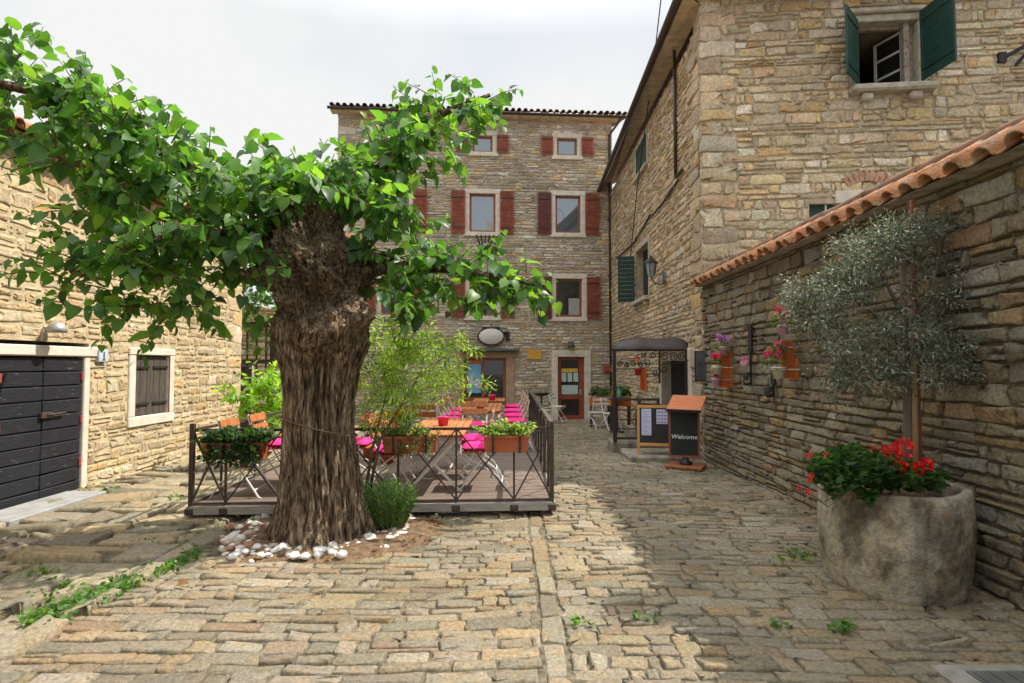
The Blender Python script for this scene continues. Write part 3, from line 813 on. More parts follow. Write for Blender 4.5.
side_o = FS.uv(648, 240); s1 = fr(637, 241, 648.5, 302, FS)
s2 = fr(636.5, 132, 647, 180, FS)
sdoor = (FS.uv(662.5, 400)[0], FS.uv(689.5, 400)[0], -.1, FS.uv(676, 361)[1])
hl = [(s1[0] - .1, s1[1] + .1, s1[2] - .1, s1[3] + .12), (s2[0] - .1, s2[1] + .1, s2[2] - .12, s2[3] + .1), (sdoor[0] - .2, sdoor[1] + .22, -.3, sdoor[3] + .22)]
SPL = [(.46, .36, .23, 3), (.43, .375, .285, 2.5), (.49, .355, .18, 1.2), (.38, .31, .215, 2), (.51, .465, .375, .8)]
wall('side_wall', FS, T, SWD - .03, HZ + .2, hl, (.07, .18), (.11, .4), SPL, m_stone_warm, m_mortar, 42, v0=-.3, gap=.034, D=.02, inset=.010, n=12, jit=.13, skew=.15, tilt=.4, quoin=(1,), smear=((.42, .35, .25), .8))
m = MB(); 
m.box(5.5, 9.0, .46, 9.5, -.2, HZ); m.box(.5, 5.5, 4.5, 9.5, -.2, HZ); m.box(.5, 2.0, .46, 4.5, -.2, HZ)
m.build('inner_wall', m_room, T, FF.m)
m = MB(); m.box(2.0, 5.5, .46, 4.5, w1[3] + .55, HZ - .1); m.box(2.0, 5.5, .46, 4.5, -.2, w2[2] - .1); m.box(2.0, 5.5, .46, 4.5, w2[3] + .3, w1[2] - .7); m.build('inner_floor', m_room, T, FF.m)
# open window with a casement swung in
a, b, c, d = w1
m = MB(); fw = .05
m.box(a, a + fw, .16, .24, c, d); m.box(b - fw - .06, b, .16, .24, c, d); m.box(a + fw, b - fw - .06, .162, .24, d - fw, d); m.box(a + fw, b - fw - .06, .162, .24, c, c + fw)
m.box(b - .20, b - .112, .05, .158, c, d - .002)
wn = m.build('window', M_simple('grey_worn_frame', (.30, .25, .20), .8, var=.3, scale=12, wear=((.16, .11, .08), 8., .55)), T, FF.m)
m = MB(); m.box(a - .14, a, -.02, .3, c, d, ch=.012); m.box(b, b + .14, -.022, .3, c, d, ch=.012)
m.box(a - .15, b + .16, -.026, .3, d + .002, d + .13, ch=.012); m.box(a - .2, b + .35, -.10, .05, d + .134, d + .22, ch=.02)
m.build('stone_surround', m_limegrey, wn)
m = MB(); m.box(a - .16, b + .24, -.20, .32, c - .13, c - .002, ch=.035); m.box(a + .02, a + .2, -.14, .2, c - .27, c - .134, ch=.03); m.box(b - .2, b - .0, -.14, .2, c - .27, c - .134, ch=.03)
m.build('sill', m_limegrey, wn)
Mc = Matrix.Translation((b - .13, .2, 0)) @ Matrix.Rotation(R(115), 4, 'Z')
m = MB(); cw = .55
m.box(0, .05, -.02, .02, c + .06, d - .06, Mc); m.box(cw - .05, cw, -.02, .02, c + .06, d - .06, Mc)
for z in (c + .06, c + .06 + (d - c - .15) / 3, c + .06 + 2 * (d - c - .15) / 3, d - .10): m.box(.05, cw - .05, -.018, .018, z, z + .04, Mc)
m.build('casement', M_simple('white_casement', (.55, .53, .48), .6, var=.1), wn)
m = MB(); m.box(.03, cw - .03, -.004, .004, c + .08, d - .08, Mc); m.build('pane', m_glassdk, wn)
shutter(FF, T, a - .68, a - .03, c + .02, d + .02, m_green, d=.05, louv=False, hinge=a - .03, ang=R(50), label='green shutter swung half out')
shutter(FF, T, b + .04, b + .74, c + .05, d + .12, m_green, d=.05, louv=False, hinge=b + .04, ang=R(-80), slats=9, label='green shutter swung straight out')
# low window behind the wall coping with a white lintel and brick arch
a, b, c, d = w2
m = MB(); m.box(a, b, .10, .13, c, d); m.build('low_window', m_green, T, FF.m)
m = MB(); 
for q in (.33, .66): m.box(a + (b - a) * q - .015, a + (b - a) * q + .015, .085, .098, c, d)
m.box(a, b, .087, .097, d - .3, d - .27); m.build('glazing_bar', m_white, T, FF.m)
l1 = fr(835, 190, 884, 204, FF); m = MB(); m.box(l1[0], l1[1] + .3, -.04, .2, l1[2], l1[3], ch=.012); m.build('lintel', m_lime, T, FF.m)
m = MB(); bu, bv = FF.uv(866, 188)
for k in range(9):
    an = R(-32 + 8 * k); Mq = Matrix.Translation((bu + .62 * math.sin(an), 0, bv - .42 + .62 * math.cos(an))) @ Matrix.Rotation(an, 4, 'Y')
    m.box(-.035, .035, -.045, .02, -.09, .09, Mq, ch=.006)
m.build('brick_arch', M_simple('pale_brick', (.42, .24, .16), .9, var=.3, bump=.3), T, FF.m)
# side wall windows
a, b, c, d = s1
m = MB(); m.box(a, b, .18, .2, c, d); m.build('shade_panel', m_dark, T, FS.m)  # near-black panel in the opening, the room's shade put into its colour
m = MB(); m.box(a - .1, b + .12, -.16, .2, c - .11, c - .002, ch=.02); m.box(a - .02, a + .1, -.12, .1, c - .22, c - .114, ch=.02); m.box(b - .12, b, -.12, .1, c - .22, c - .114, ch=.02); m.build('sill', m_limegrey, T, FS.m)
m = MB(); m.box(b, b + .1, -.02, .2, c, d, ch=.01); m.box(a - .1, b + .1, -.02, .2, d + .002, d + .1, ch=.01); m.build('jamb', m_limegrey, T, FS.m)
sl_ = P(622, 281, 15.4)
shutter(FS, T, a - .47, a - .02, c, d - .1, m_green, d=.06, louv=False, hinge=a - .02, ang=R(82))
a, b, c, d = s2
shutter(FS, T, a, b, c, d, m_green, d=-.02, louv=False, label='closed green upper shutter')
m = MB(); m.box(a - .14, b + .14, -.10, .2, c - .10, c - .002, ch=.02); m.box(a - .1, a, -.02, .2, c, d); m.box(b, b + .1, -.021, .2, c, d); m.box(a - .1, b + .1, -.024, .2, d + .002, d + .1); m.build('stone_surround', m_limegrey, T, FS.m)
# side door
a, b, c, d = sdoor
m = MB(); m.box(a - .2, a, -.03, .44, c - .1, d, ch=.015); m.box(b, b + .22, -.034, .44, c - .1, d, ch=.015); m.box(a - .2, b + .22, -.038, .44, d + .002, d + .24, ch=.015)
m.build('door_surround', m_lime, T, FS.m)
m = MB(); m.box(a, b, .20, .43, c - .1, d - .003); m.build('doorway', m_dark, T, FS.m)  # solid near-black block behind the jambs, painted as the unlit hall
# eaves, roof, gutter
m = MB(); e = .34
def wp(u, dd, v): return FS.w(u, dd, v)
c0 = Vector((CX, CY, HZ)); 
A = FS.w(-.6, e, HZ + .35); B = FS.w(SWD, e, HZ + .35); uu = FF.u
B = Vector((B.x, CY - .24, HZ + .42)); Cc = B + FF.u * 9.8
r1 = Vector((6.3, 20.6, HZ + 2.0)); r2 = Vector((7.3, 14.0, HZ + 2.0)); r3 = Vector((12.6, 13.5, HZ + 2.0))
def slabq(m, q, t=.09):
    n = [p + Vector((0, 0, t)) for p in q]; k = len(q)
    m.add(q + n, [tuple(range(k))[::-1], tuple(range(k, 2 * k))] + [(i, (i + 1) % k, k + (i + 1) % k, k + i) for i in range(k)])
slabq(m, [A, B, r2, r1]); slabq(m, [B + Vector((.001, -.001, .001)), Cc, r3, r2 + Vector((.002, 0, .002))])
m.build('roof', m_tiledark, T, Matrix.Identity(4))
m = MB(); S0 = FS.w(-.6, 0, HZ + .2); S1 = Vector((CX, CY, HZ + .05)); z_ = HZ + .24
q = [FS.w(-.6, e - .02, HZ + .33), B + Vector((.02, .02, -.02)), Vector((CX + .1, CY + .1, HZ + .21)), FS.w(-.6, -.1, HZ + .33)]
q = [Vector((p.x, p.y, HZ + .27)) for p in q]; slabq(m, q, .05)
q = [B + Vector((.02, .02, 0)), Cc, FF.w(9.6, -.1, 0), Vector((CX + .1, CY + .1, 0))]; q = [Vector((p.x, p.y, HZ + .345)) for p in q]; slabq(m, q, .05)
for k in range(0):
    u = k * .34; p = FS.w(u, 0, HZ + .2); m.box(u - .05, u + .05, -e + .03, .0, HZ + .50, HZ + .62, FS.m @ Matrix.Translation((0, 0, 0)))
m.build('eaves', m_soffit, T, Matrix.Identity(4))
m = MB(); gA = FS.w(-.4, e + .06, HZ + .30); gB = Vector((B.x - .06, B.y - .05, HZ + .34))
m.tube([gA, gB], .075, n=10); m.tube([gB + Vector((0, -.02, .05)), gB + FF.u * 9.5 + Vector((0, -.02, .05))], .06, n=10)
m.build('gutter', m_gutter, T, Matrix.Identity(4))
m = MB(); k0 = FS.uv(678, 120)[0]; kz = FS.uv(678, 178)[1]
m.tube([FS.w(k0, .06, HZ + .55), FS.w(k0, .06, kz)], .035, n=8); m.tube([FS.w(k0, .06, kz), FS.w(k0 + .45, .06, kz)], .03, n=8)
m.build('conduit', m_gutter, T, Matrix.Identity(4))
# cables on the side wall
def cable(pts, r, label, n=14, sag=.0):
    m = MB(); P2 = []
    for (p, q) in zip(pts, pts[1:]):
        for i in range(n):
            t = i / n; P2.append(p.lerp(q, t) - Vector((0, 0, sag * 4 * t * (1 - t))))
    P2.append(pts[-1]); m.tube(P2, r, n=5)
    return props(m.build('cable', m_iron), label, 'cable')
def onS(px, py, d=.05):
    u, v = FS.uv(px, py, d); return FS.w(u, d, v)
cable([onS(678, 180), onS(655, 212), onS(650, 215), onS(634, 242), onS(616, 258)], .022, 'black electric cable drooping diagonally across the side wall', sag=.03)
cable([P(662, -10, 12), P(654, 60, 13.5), onS(637, 190, .12), onS(630, 262, .1)], .014, 'thin wire dropping from the roof down to the lower shutter', sag=0)
bu, bv = FF.uv(1008, 52)
m = MB(); m.bar((bu - .12, -.02, bv - .12), (bu + .55, -.35, bv + .2), .05, .05); m.bar((bu + .1, -.01, bv - .25), (bu + .3, -.2, bv + .05), .04, .04); m.box(bu - .18, bu - .06, -.06, -.0, bv - .2, bv - .02)
props(m.build('iron_bracket', m_iron, None, FF.m), 'dark iron bracket sticking out of the upper right stone wall', 'bracket')
# ------------------------------------------------------------------ dry stone wall with tiled coping on the right
FR = Frame((3.35, 10.12, 0), -PI / 2)
T = thing('stone_wall', 'dry stone garden wall with terracotta tile coping along the right side', 'wall', (3.35, 10.12, 0), -PI / 2)
DPAL = [(.28, .235, .158, 3), (.29, .262, .20, 3), (.335, .25, .135, 1.6), (.225, .195, .145, 2), (.36, .335, .275, .8), (.28, .19, .115, .3)]
wall('masonry', FR, T, 9.9, 2.96, [], (.07, .175), (.14, .5), DPAL, m_stone_dry, m_mortar_dark, 51, v0=-.15, gap=.016, D=.03, inset=.010, th=.4, n=16, jit=.10, tilt=.32, rough=.09, skew=.14, smear=((.30, .27, .21), .25))
m = MB(); tiles_edge(m, .02, 9.9, -.21, .25, 2.97, 3.25, sp=.25, r=.084, n=8, seed=3, rows=1)
m.build('tile_coping', m_tile, T)
m = MB()
m.add([(.02, -.19, 2.962), (9.9, -.19, 2.962), (9.9, .24, 3.23), (.02, .24, 3.23), (.02, .75, 2.97), (9.9, .75, 2.97)], [(0, 1, 2, 3), (3, 2, 5, 4), (0, 4, 5, 1), (0, 3, 4), (1, 5, 2)])
m.build('coping_bed', m_mortar_grey, T)
m = MB(); rg = random.Random(4)
for k in range(25):
    u = .02 + k * .395
    m.tube([(u, .25, 3.26 + rg.uniform(-.012, .012)), (u + .42, .25 + rg.uniform(-.02, .02), 3.275 + rg.uniform(-.01, .01))], [.098, .085], n=12)
m.build('ridge_tiles', m_tiledark, T)

# ------------------------------------------------------------------ low sunlit house on the left
FL = Frame((-5.6, .5, 0), PI / 2)
T = thing('stone_house', 'pale sunlit stone house on the left with black boarded garage doors', 'house', FL.o, PI / 2)
gd1 = FL.uv(82.5, 420)[0]; gds = FL.uv(43, 420)[0]; gtop = FL.uv(82, 357)[1]
gd0 = gds - (gd1 - gds)
lw = fr(134, 356, 168.5, 417, FL)
hl = [(gd0 - .02, gd1 + .1, -.3, gtop + .2), (lw[0] - .15, lw[1] + .15, lw[2] - .15, lw[3] + .12)]
LPAL = [(.43, .34, .20, 3), (.40, .33, .22, 2), (.44, .315, .155, 1.4), (.36, .275, .165, 1.6), (.46, .395, .285, 1)]
wall('wall', FL, T, 11.5, 4.15, hl, (.085, .21), (.13, .42), LPAL, m_stone_left, m_mortar_pale, 61, v0=-.2, gap=.045, D=.008, inset=.014, n=16, jit=.18, slow=.3, rough=.16, skew=.14, quoin=(1,), smear=((.46, .375, .24), .95))
m = MB(); m.box(0, 11.5, .46, 7, -.2, 4.15); m.build('inner_wall', m_mortar_pale, T)
m = MB(); m.box(gd0 - .05, gd1 + .22, -.03, .4, gtop + .002, gtop + .13, ch=.015); m.box(gd1, gd1 + .10, -.012, .4, -.12, gtop, ch=.01); m.build('lintel', m_lime, T)
m_hinge = M_simple('faded_red_edge', (.30, .05, .05), .7)
for k, (a, b) in enumerate(((gd0 + .01, gds - .006), (gds + .006, gd1 - .012))):
    m = MB(); n = 10; h = (gtop + .05) / n; rg = random.Random(k + 2)
    for i in range(n):
        z0 = -.06 + i * h
        tl = rg.uniform(-.006, .006) if not (k == 1 and i == 1) else -.035
        Mq = Matrix.Translation(((a + b) / 2, .04 - rg.uniform(0, .012), z0 + h / 2)) @ Matrix.Rotation(tl, 4, 'Y')
        m.box(-(b - a) / 2, (b - a) / 2, -.022, .03, -h / 2 + .006, h / 2 - .006, Mq, ch=.009)
    m.box(a, b, .09, .12, -.06, gtop)
    dl = m.build('garage_door', m_black, T)
    m = MB()
    hu_ = b - .02 if k else a + .02
    for z in (.3, .85, 1.4): m.box(hu_ - .012, hu_ + .02, -.012, .017, z, z + .10, ch=.004)
    pieces(m, 'hinge', m_hinge, dl)
    if k:
        m = MB(); m.tube([(a + .02, -.03, 1.0), (a + .3, -.035, 1.01)], .012, n=8); m.box(a - .06, a + .12, -.028, .017, .965, 1.03, ch=.004); m.build('handle', m_rust, dl)
a, b, c, d = lw
m = MB(); sw = .15
m.box(a - sw, a, -.02, .25, c, d, ch=.012); m.box(b, b + sw, -.022, .25, c, d, ch=.012); m.box(a - sw - .01, b + sw + .01, -.026, .25, d + .002, d + .11, ch=.012); m.box(a - sw - .01, b + sw + .01, -.03, .25, c - .15, c - .002, ch=.012)
sr = m.build('window_surround', m_lime, T)
m = MB(); n = 5; bw = (b - a) / n
for i in range(n): m.box(a + i * bw + .004, a + (i + 1) * bw - .004, .03, .06, c + .01, d - .01, ch=.004)
sh = m.build('shutter', m_dkwood, T)
m = MB()
for z in (c + .16, d - .2):
    for s0, s1 in ((a - .04, a + .36), (b - .36, b + .05)): m.box(s0, s1, .008, .027, z, z + .035)
pieces(m, 'strap_hinge', m_iron, sh)
m = MB(); m.box(b + .002, b + .02, -.024, .03, c, d); m.build('painted_edge', m_hinge, sr)
m = MB(); nu, nv = FL.uv(100, 356); m.box(nu - .09, nu + .09, -.055, -.012, nv - .08, nv + .09, ch=.006); nb = m.build('number_plate', M_simple('pale_enamel', (.45, .52, .58), .5), T)
m = MB(); m.box(nu - .012, nu + .012, -.06, -.055, nv - .045, nv + .055); m.box(nu - .035, nu + .035, -.06, -.0552, nv - .056, nv - .0455); m.build('number', m_slate, nb)
m = MB()
m.add([(-.3, -.2, 4.17), (11.7, -.2, 4.17), (11.7, 3.6, 5.2), (-.3, 3.6, 5.2), (11.7, 7.3, 4.17), (-.3, 7.3, 4.17)], [(0, 1, 2, 3), (3, 2, 4, 5), (0, 5, 4, 1), (0, 3, 5), (1, 4, 2)])
m.build('roof', m_tiledark, T)
m = MB(); tiles_edge(m, -.3, 11.7, -.25, 3.6, 4.2, 5.25, sp=.22, r=.085, n=5, rows=3, seed=8); m.build('roof_tiles', m_tile, T)
# dome lamp over the garage door
lu, lv = FL.uv(43.5, 331)
T2 = thing('wall_lamp', 'small grey dome lamp on the pale wall above the garage doors', 'lamp', FL.w(lu, .0, lv), PI / 2)
m = MB(); m.bar((0, -.01, -.12), (0, -.01, .02), .07, .03); m.bar((0, -.0, .03), (0, -.17, .06), .025, .025); m.build('bracket', m_limegrey, T2)
m = MB(); m.lathe([(.10, -.05), (.105, -.01), (.085, .04), (.05, .07), (.005, .085)], c=(0, -.16, .03), n=16); m.build('lamp_shade', M_simple('galvanised', (.33, .33, .31), .45, metal=.4), T2)
# pale slab before the garage
p = G(30, 514)
m = MB(); m.box(-5.55, -5.05, 5.9, 7.3, -.05, .032, ch=.01); props(m.build('stone_slab', M_simple('worn_pale_stone', (.27, .27, .265), .8, var=.2, scale=6, bump=.3), None), 'pale worn stone slab on the ground before the black garage doors', 'slab')

# ------------------------------------------------------------------ alley beyond the left house
FA = Frame((-10.5, 15.6, -.2), R(4))
T = thing('garden_wall', 'rough stone wall with a dark door closing the alley behind the old tree', 'wall', FA.o, R(4))
ad = fr(238, 366, 251, 404, FA); ad = (ad[0], ad[1], 0, ad[3])
wall('masonry', FA, T, 4.9, 3.4, [(ad[0] - .1, ad[1] + .1, -.2, ad[3] + .1)], (.1, .2), (.2, .5), LPAL, m_stone_left, m_mortar, 71, v0=-.2, n=8, gap=.03)
m = MB()
for i in range(5): 
    bw = (ad[1] - ad[0]) / 5; m.box(ad[0] + i * bw + .005, ad[0] + (i + 1) * bw - .005, .05, .09, 0, ad[3], ch=.005)
m.box(ad[0] - .1, ad[1] + .1, -.05, .3, ad[3] + .002, ad[3] + .12)
m.build('door', m_dkwood, T)
T = thing('wooden_pergola', 'weathered wooden pergola frame in the alley behind the old tree', 'pergola', (-5.6, 13.6, -.12), 0)
for x in (-.9, 0, .9):
    m = MB(); m.box(x - .06, x + .06, -.06, .06, 0, 2.6, ch=.01); m.build('post', m_dkwood, T)
m = MB(); m.box(-1.1, 1.1, -.05, .05, 2.602, 2.74, ch=.01); m.box(-1.1, 1.1, -.035, .035, 1.75, 1.85, ch=.01)
pieces(m, 'beam', m_dkwood, T)
m = MB()
for i in range(8): m.box(-.84 + i * .22, -.80 + i * .22, -.03, -.005, 1.1, 2.6)
m.build('lattice', m_dkwood, T)

# ------------------------------------------------------------------ timber terrace
DL = 8.3
def D(s, t, z=0): return Vector((-3.35 + 3.78 * s, 6.12 + .21 * s + t, z))
T = thing('terrace_deck', 'grey brown timber terrace raised on short feet in front of the house', 'terrace', D(0, 0, -.02))
m = MB(); n = int(DL / .145); rg = random.Random(5)
for i in range(n):
    t = .06 + i * .145
    z = .122 + rg.uniform(-.002, .002)
    m.bar(D(.0, t, z), D(1, t, z), .138, .028)
m.build('floor', m_deck, T, Matrix.Identity(4))
m = MB(); g = .04
m.bar(D(0, -.03, .088), D(1, -.03, .088), .035, .085)
m.bar(D(0, 0, .075) + Vector((-.02, -.03, 0)), D(0, DL, .075) + Vector((-.02, 0, 0)), .035, .10); m.bar(D(1, 0, .075) + Vector((.02, -.03, 0)), D(1, DL, .075) + Vector((.02, 0, 0)), .035, .10)
pieces(m, 'fascia', m_fascia, T, Matrix.Identity(4))
m = MB()
for t in (.5, 2.5, 4.5, 6.5, 8): m.bar(D(0, t, .06), D(1, t, .06), .06, .08)
pieces(m, 'joist', m_dkwood, T, Matrix.Identity(4))
for s in (.02, .25, .5, .75, .98):
    for t in (.05, 4.1, 8.1):
        p = D(s, t); m = MB(); m.box(p.x - .05, p.x + .05, p.y - .05, p.y + .05, gz(p.y) - .02, .045); m.build('foot', m_dkwood, T, Matrix.Identity(4))
# railing: posts, rails and crossed braces
T = thing('metal_railing', 'thin brown metal railing with crossed braces around the timber terrace', 'railing', D(0, 0, .137))
I4 = Matrix.Identity(4)
def X2s(px, Y=6.2): return (P(px, 400, Y).x + 3.35) / 3.78
front = [0.0, .092, .245, .405, .565, .728, .892, 1.0]
ZT, ZR = .985, .915
def seg(p, q, name, a=.014, b=.014, mt=None):
    m = MB(); m.bar(p, q, a, b); return m.build(name, mt or m_rust, T, I4)
for i, s in enumerate(front):
    th = .045 if i in (0, len(front) - 1) else .022
    p = D(s, .0)
    m = MB(); m.box(p.x - th / 2, p.x + th / 2, p.y - th / 2, p.y + th / 2, .06, ZT if th > .03 else ZR)
    m.box(p.x - .045, p.x + .045, p.y - .055, p.y - .012, .045, .11, ch=.006)
    m.build('post', m_rust, T, I4)
def bay(p, q, z0=.155, z1=ZR, off=Vector((0, -.02, 0))):
    m = MB()
    u = Vector((0, 0, 1))
    m.bar(p + u * z0 + off * .5, q + u * z1 + off * .5, .012, .016); m.bar(p + u * z1 - off * .5, q + u * z0 - off * .5, .012, .016)
    m.build('brace', m_rust, T, I4)
for s0, s1 in zip(front, front[1:]): bay(D(s0, 0), D(s1, 0))
seg(D(0, 0, ZR), D(1, 0, ZR), 'top_rail', .02, .03); seg(D(0, 0, .152), D(1, 0, .152), 'bottom_rail', .02, .02)
ts = [0, .62, 1.5, 2.4, 3.3, 4.2, 5.1, 6.0, 6.9, 7.8, DL]
for sd in (1, 0):
    tt = ts if sd else ts[:7]
    for t in tt[1:]:
        p = D(sd, t); m = MB(); m.box(p.x - .011, p.x + .011, p.y - .011, p.y + .011, .06, ZR); m.build('post', m_rust, T, I4)
    for t0, t1 in zip(tt, tt[1:]): bay(D(sd, t0), D(sd, t1), off=Vector((.02, 0, 0)))
    if sd: seg(D(sd, 0, ZT - .01), D(sd, tt[-1], ZT - .01), 'top_rail', .05, .025, m_dkwood)
    else: seg(D(sd, 0, ZR + .002), D(sd, tt[-1], ZR + .002), 'top_rail', .03, .03)
    seg(D(sd, 0, .153), D(sd, tt[-1], .153), 'bottom_rail', .02, .02)
    m = MB()
    if sd:
        for t in np.arange(.31, DL, .45): p = D(sd, t); m.box(p.x - .005, p.x + .005, p.y - .005, p.y + .005, .16, ZT - .02)
        pieces(m, 'baluster', m_rust, T, I4)

# ------------------------------------------------------------------ bistro furniture
def children(o): return [c for c in bpy.data.objects if c.parent == o]
def dup(root, loc, rz, label, group=None, skip=()):
    r = root.copy(); COL.objects.link(r); r.location = loc; r.rotation_euler = (0, 0, rz); r['label'] = label
    if group: r['group'] = group
    for ch in kids[root.name]:
        if ch.name.split('.')[0] in skip: continue
        c = ch.copy(); COL.objects.link(c); c.parent = r
        for g_ in kids.get(ch.name, []):
            d = g_.copy(); COL.objects.link(d); d.parent = c
    return r
kids = {}
def remember(*roots):
    for o in bpy.data.objects:
        if o.parent: kids.setdefault(o.parent.name, [])
    for r in roots:
        kids[r.name] = children(r)
        for c in kids[r.name]: kids[c.name] = children(c)
def cushion(mb, cx, cy, cz, w, d, h, n=10):
    vs = []; fs = []
    for s in (1, -1):
        for j in range(n + 1):
            for i in range(n + 1):
                x = -1 + 2 * i / n; y = -1 + 2 * j / n
                e = (max(0, 1 - abs(x) ** 3.2) * max(0, 1 - abs(y) ** 3.2)) ** .45
                tf = 1 - .35 * sum(math.exp(-((x - a) ** 2 + (y - b) ** 2) / .02) for a in (-.4, .4) for b in (-.4, .4)) * (s > 0)
                k = 1 - .04 * (1 - e)
                vs.append((cx + x * w / 2 * k, cy + y * d / 2 * k, cz + s * h / 2 * e * tf))
    m_ = (n + 1) ** 2
    for s in range(2):
        for j in range(n):
            for i in range(n):
                a = s * m_ + j * (n + 1) + i
                fs.append((a, a + 1, a + n + 2, a + n + 1) if s == 0 else (a, a + n + 1, a + n + 2, a + 1))
    mb.add(vs, fs, True)
def make_chair(label, group, loc, rz, metal=m_white, slatm=m_slat):
    t = thing('folding_chair', label, 'chair', loc, rz, group)
    for sx in (-1, 1):
        m = MB(); x = sx * .20
        pts = [(x, -.25, 0), (x, -.10, .22), (x, .06, .44), (x, .16, .64), (x, .22, .86)]
        for p, q in zip(pts, pts[1:]): m.bar(p, q, .022, .014, (0, 1, 0))
        m.bar((x, -.27, .006), (x, -.22, .006), .022, .012); m.build('frame', metal, t)
        m = MB(); x = sx * .178
        pts = [(x, .30, 0), (x, .20, .16), (x, .04, .27), (x, -.12, .36), (x, -.21, .435)]
        for p, q in zip(pts, pts[1:]): m.bar(p, q, .022, .014, (0, 1, 0))
        m.build('leg', metal, t)
    m = MB(); m.bar((-.2, -.19, .09), (.2, -.19, .09), .014, .014); m.bar((-.178, .245, .10), (.178, .245, .10), .014, .014); pieces(m, 'stretcher', metal, t)
    m = MB()
    for k in range(6): m.box(-.21, .21, -.215 + k * .068, -.16 + k * .068, .436, .455, ch=.003)
    m.build('seat', slatm, t)
    m = MB()
    for z, y in ((.66, .165), (.78, .20)):
        Mq = Matrix.Translation((0, y - .012, z + .03)) @ Matrix.Rotation(R(-16), 4, 'X'); m.box(-.215, .215, -.009, .009, -.045, .045, Mq, ch=.003)
    m.build('backrest', slatm, t)
    m = MB(); cushion(m, 0, -.025, .495, .45, .43, .095); m.build('seat_cushion', m_pink, t)
    return t
FZ = .137
CG = 'white folding chairs with pink cushions on the terrace'
LFT, RGT = -PI / 2, PI / 2      # facing -x / +x
ch0 = make_chair('white folding chair with pink cushion behind the right front planter box, nearest the railing', CG, (-.36, 7.0, FZ), LFT)
remember(ch0)
for (x, y, rz, lab, skip) in [
    (-.45, 7.75, LFT, 'pink cushioned chair second along the right side of the front table', ()),
    (-.62, 9.55, 0.0, 'pink cushioned chair facing the camera between the front and middle tables', ()),
    (.08, 10.15, LFT, 'pink cushioned chair nearest of the four along the right railing', ()),
    (.07, 11.2, LFT, 'pink cushioned chair second of the four along the right railing', ()),
    (.06, 12.4, LFT, 'pink cushioned chair third of the four along the right railing', ()),
    (.05, 13.7, LFT, 'pink cushioned chair farthest of the four along the right railing', ()),
    (-1.12, 10.5, RGT, 'pink cushioned chair left of the middle table, nearest of three', ()),
    (-1.14, 11.5, RGT, 'pink cushioned chair left of the middle table, second of three', ()),
    (-1.15, 12.7, RGT, 'pink cushioned chair left of the middle tables, farthest of three', ()),
    (-1.42, 6.75, RGT, 'pink cushioned chair left of the front table, behind the trailing planter box', ()),
    (-1.50, 7.75, RGT, 'pink cushioned chair left of the front table, farther in under the shrub', ()),
    (-1.95, 7.35, LFT, 'pink cushioned chair close behind the right edge of the old trunk', ()),
    (-1.38, 9.3, PI, 'wooden slatted folding chair without cushion seen from behind under the shrub', ('seat_cushion',)),
    (-3.02, 6.62, RGT, 'pink cushioned chair by the left railing behind the dark green planter box', ()),
    (-3.0, 7.3, RGT, 'pink cushioned chair by the left railing, second from the front', ()),
]:
    dup(ch0, (x, y, FZ), rz, lab, CG, skip)
def make_table(label, group, loc, rz=0):
    t = thing('folding_table', label, 'table', loc, rz, group)
    W, L, H = .72, 1.0, .67
    m = MB(); n = 8; bw = W / n
    for i in range(n): m.box(-W / 2 + i * bw + .005, -W / 2 + (i + 1) * bw - .005, -L / 2, L / 2, H - .022, H, ch=.003)
    m.box(-W / 2 + .02, W / 2 - .02, -L / 2 + .08, -L / 2 + .12, H - .045, H - .0225); m.box(-W / 2 + .02, W / 2 - .02, L / 2 - .12, L / 2 - .08, H - .045, H - .0225)
    m.build('tabletop', m_slat, t)
    for y in (-.36, .36):
        for s in (-1, 1):
            m = MB(); yy = y + s * .012
            m.bar((s * -.30, yy, H - .05), (s * .30, yy, .01), .03, .012, (0, 1, 0)); m.box(s * .30 - .035, s * .30 + .035, yy - .01, yy + .01, 0, .012); m.build('leg', m_white, t)
    m = MB(); m.bar((-.15, -.36, .20), (-.15, .36, .20), .012, .012); m.bar((.15, -.36, .20), (.15, .36, .20), .012, .012); pieces(m, 'crossbar', m_white, t)
    return t
TG = 'orange slatted folding tables on the terrace'
tb0 = make_table('orange slatted table at the front of the terrace behind the rail', TG, (-.91, 7.15, FZ))
remember(tb0)
for (x, y, lab) in [(-.92, 8.18, 'orange slatted table pushed against the back of the front table'),
                    (-.56, 10.6, 'orange slatted table in the middle of the terrace with a pink pot'),
                    (-.56, 11.7, 'orange slatted table behind the middle table, toward the shop door'),
                    (-.52, 13.4, 'farthest orange slatted table nearest the house wall'),
                    (-2.35, 7.1, 'orange slatted table behind the old trunk by the left chairs')]:
    dup(tb0, (x, y, FZ), 0, lab, TG)
def pot(x, y, lab, r=.05):
    m = MB(); m.lathe([(r * .8, 0), (r, .10), (r * 1.08, .105), (r * 1.08, .12), (r * .92, .12), (r * .85, .10)], c=(x, y, FZ + .672), n=14)
    props(m.build('pink_pot', M_simple('pink_glaze', (.62, .03, .12), .35)), lab, 'pot', 'pink pots on the terrace tables')
pot(-.90, 7.62, 'pink pot on the join of the two front tables', .075); pot(-.57, 10.45, 'pink pot on the middle terrace table', .08); pot(-.45, 13.1, 'pink pot on the farthest terrace table', .085)
# bird-table like ash stand by the railing
p = P(541.5, 400, 15); 
T = thing('ash_stand', 'thin black ash stand on a pole by the house wall', 'ash stand', (p.x, 15, gz(15)))
m = MB(); m.tube([(0, 0, 0), (0, 0, .95)], .022, n=8); m.lathe([(.16, 0), (.16, .02), (.02, .04)], n=14); m.build('pole', m_iron, T)
m = MB(); m.lathe([(.03, .94), (.20, 1.0), (.22, 1.04), (.19, 1.04), (.02, .98)], n=16); m.build('bowl', m_iron, T)

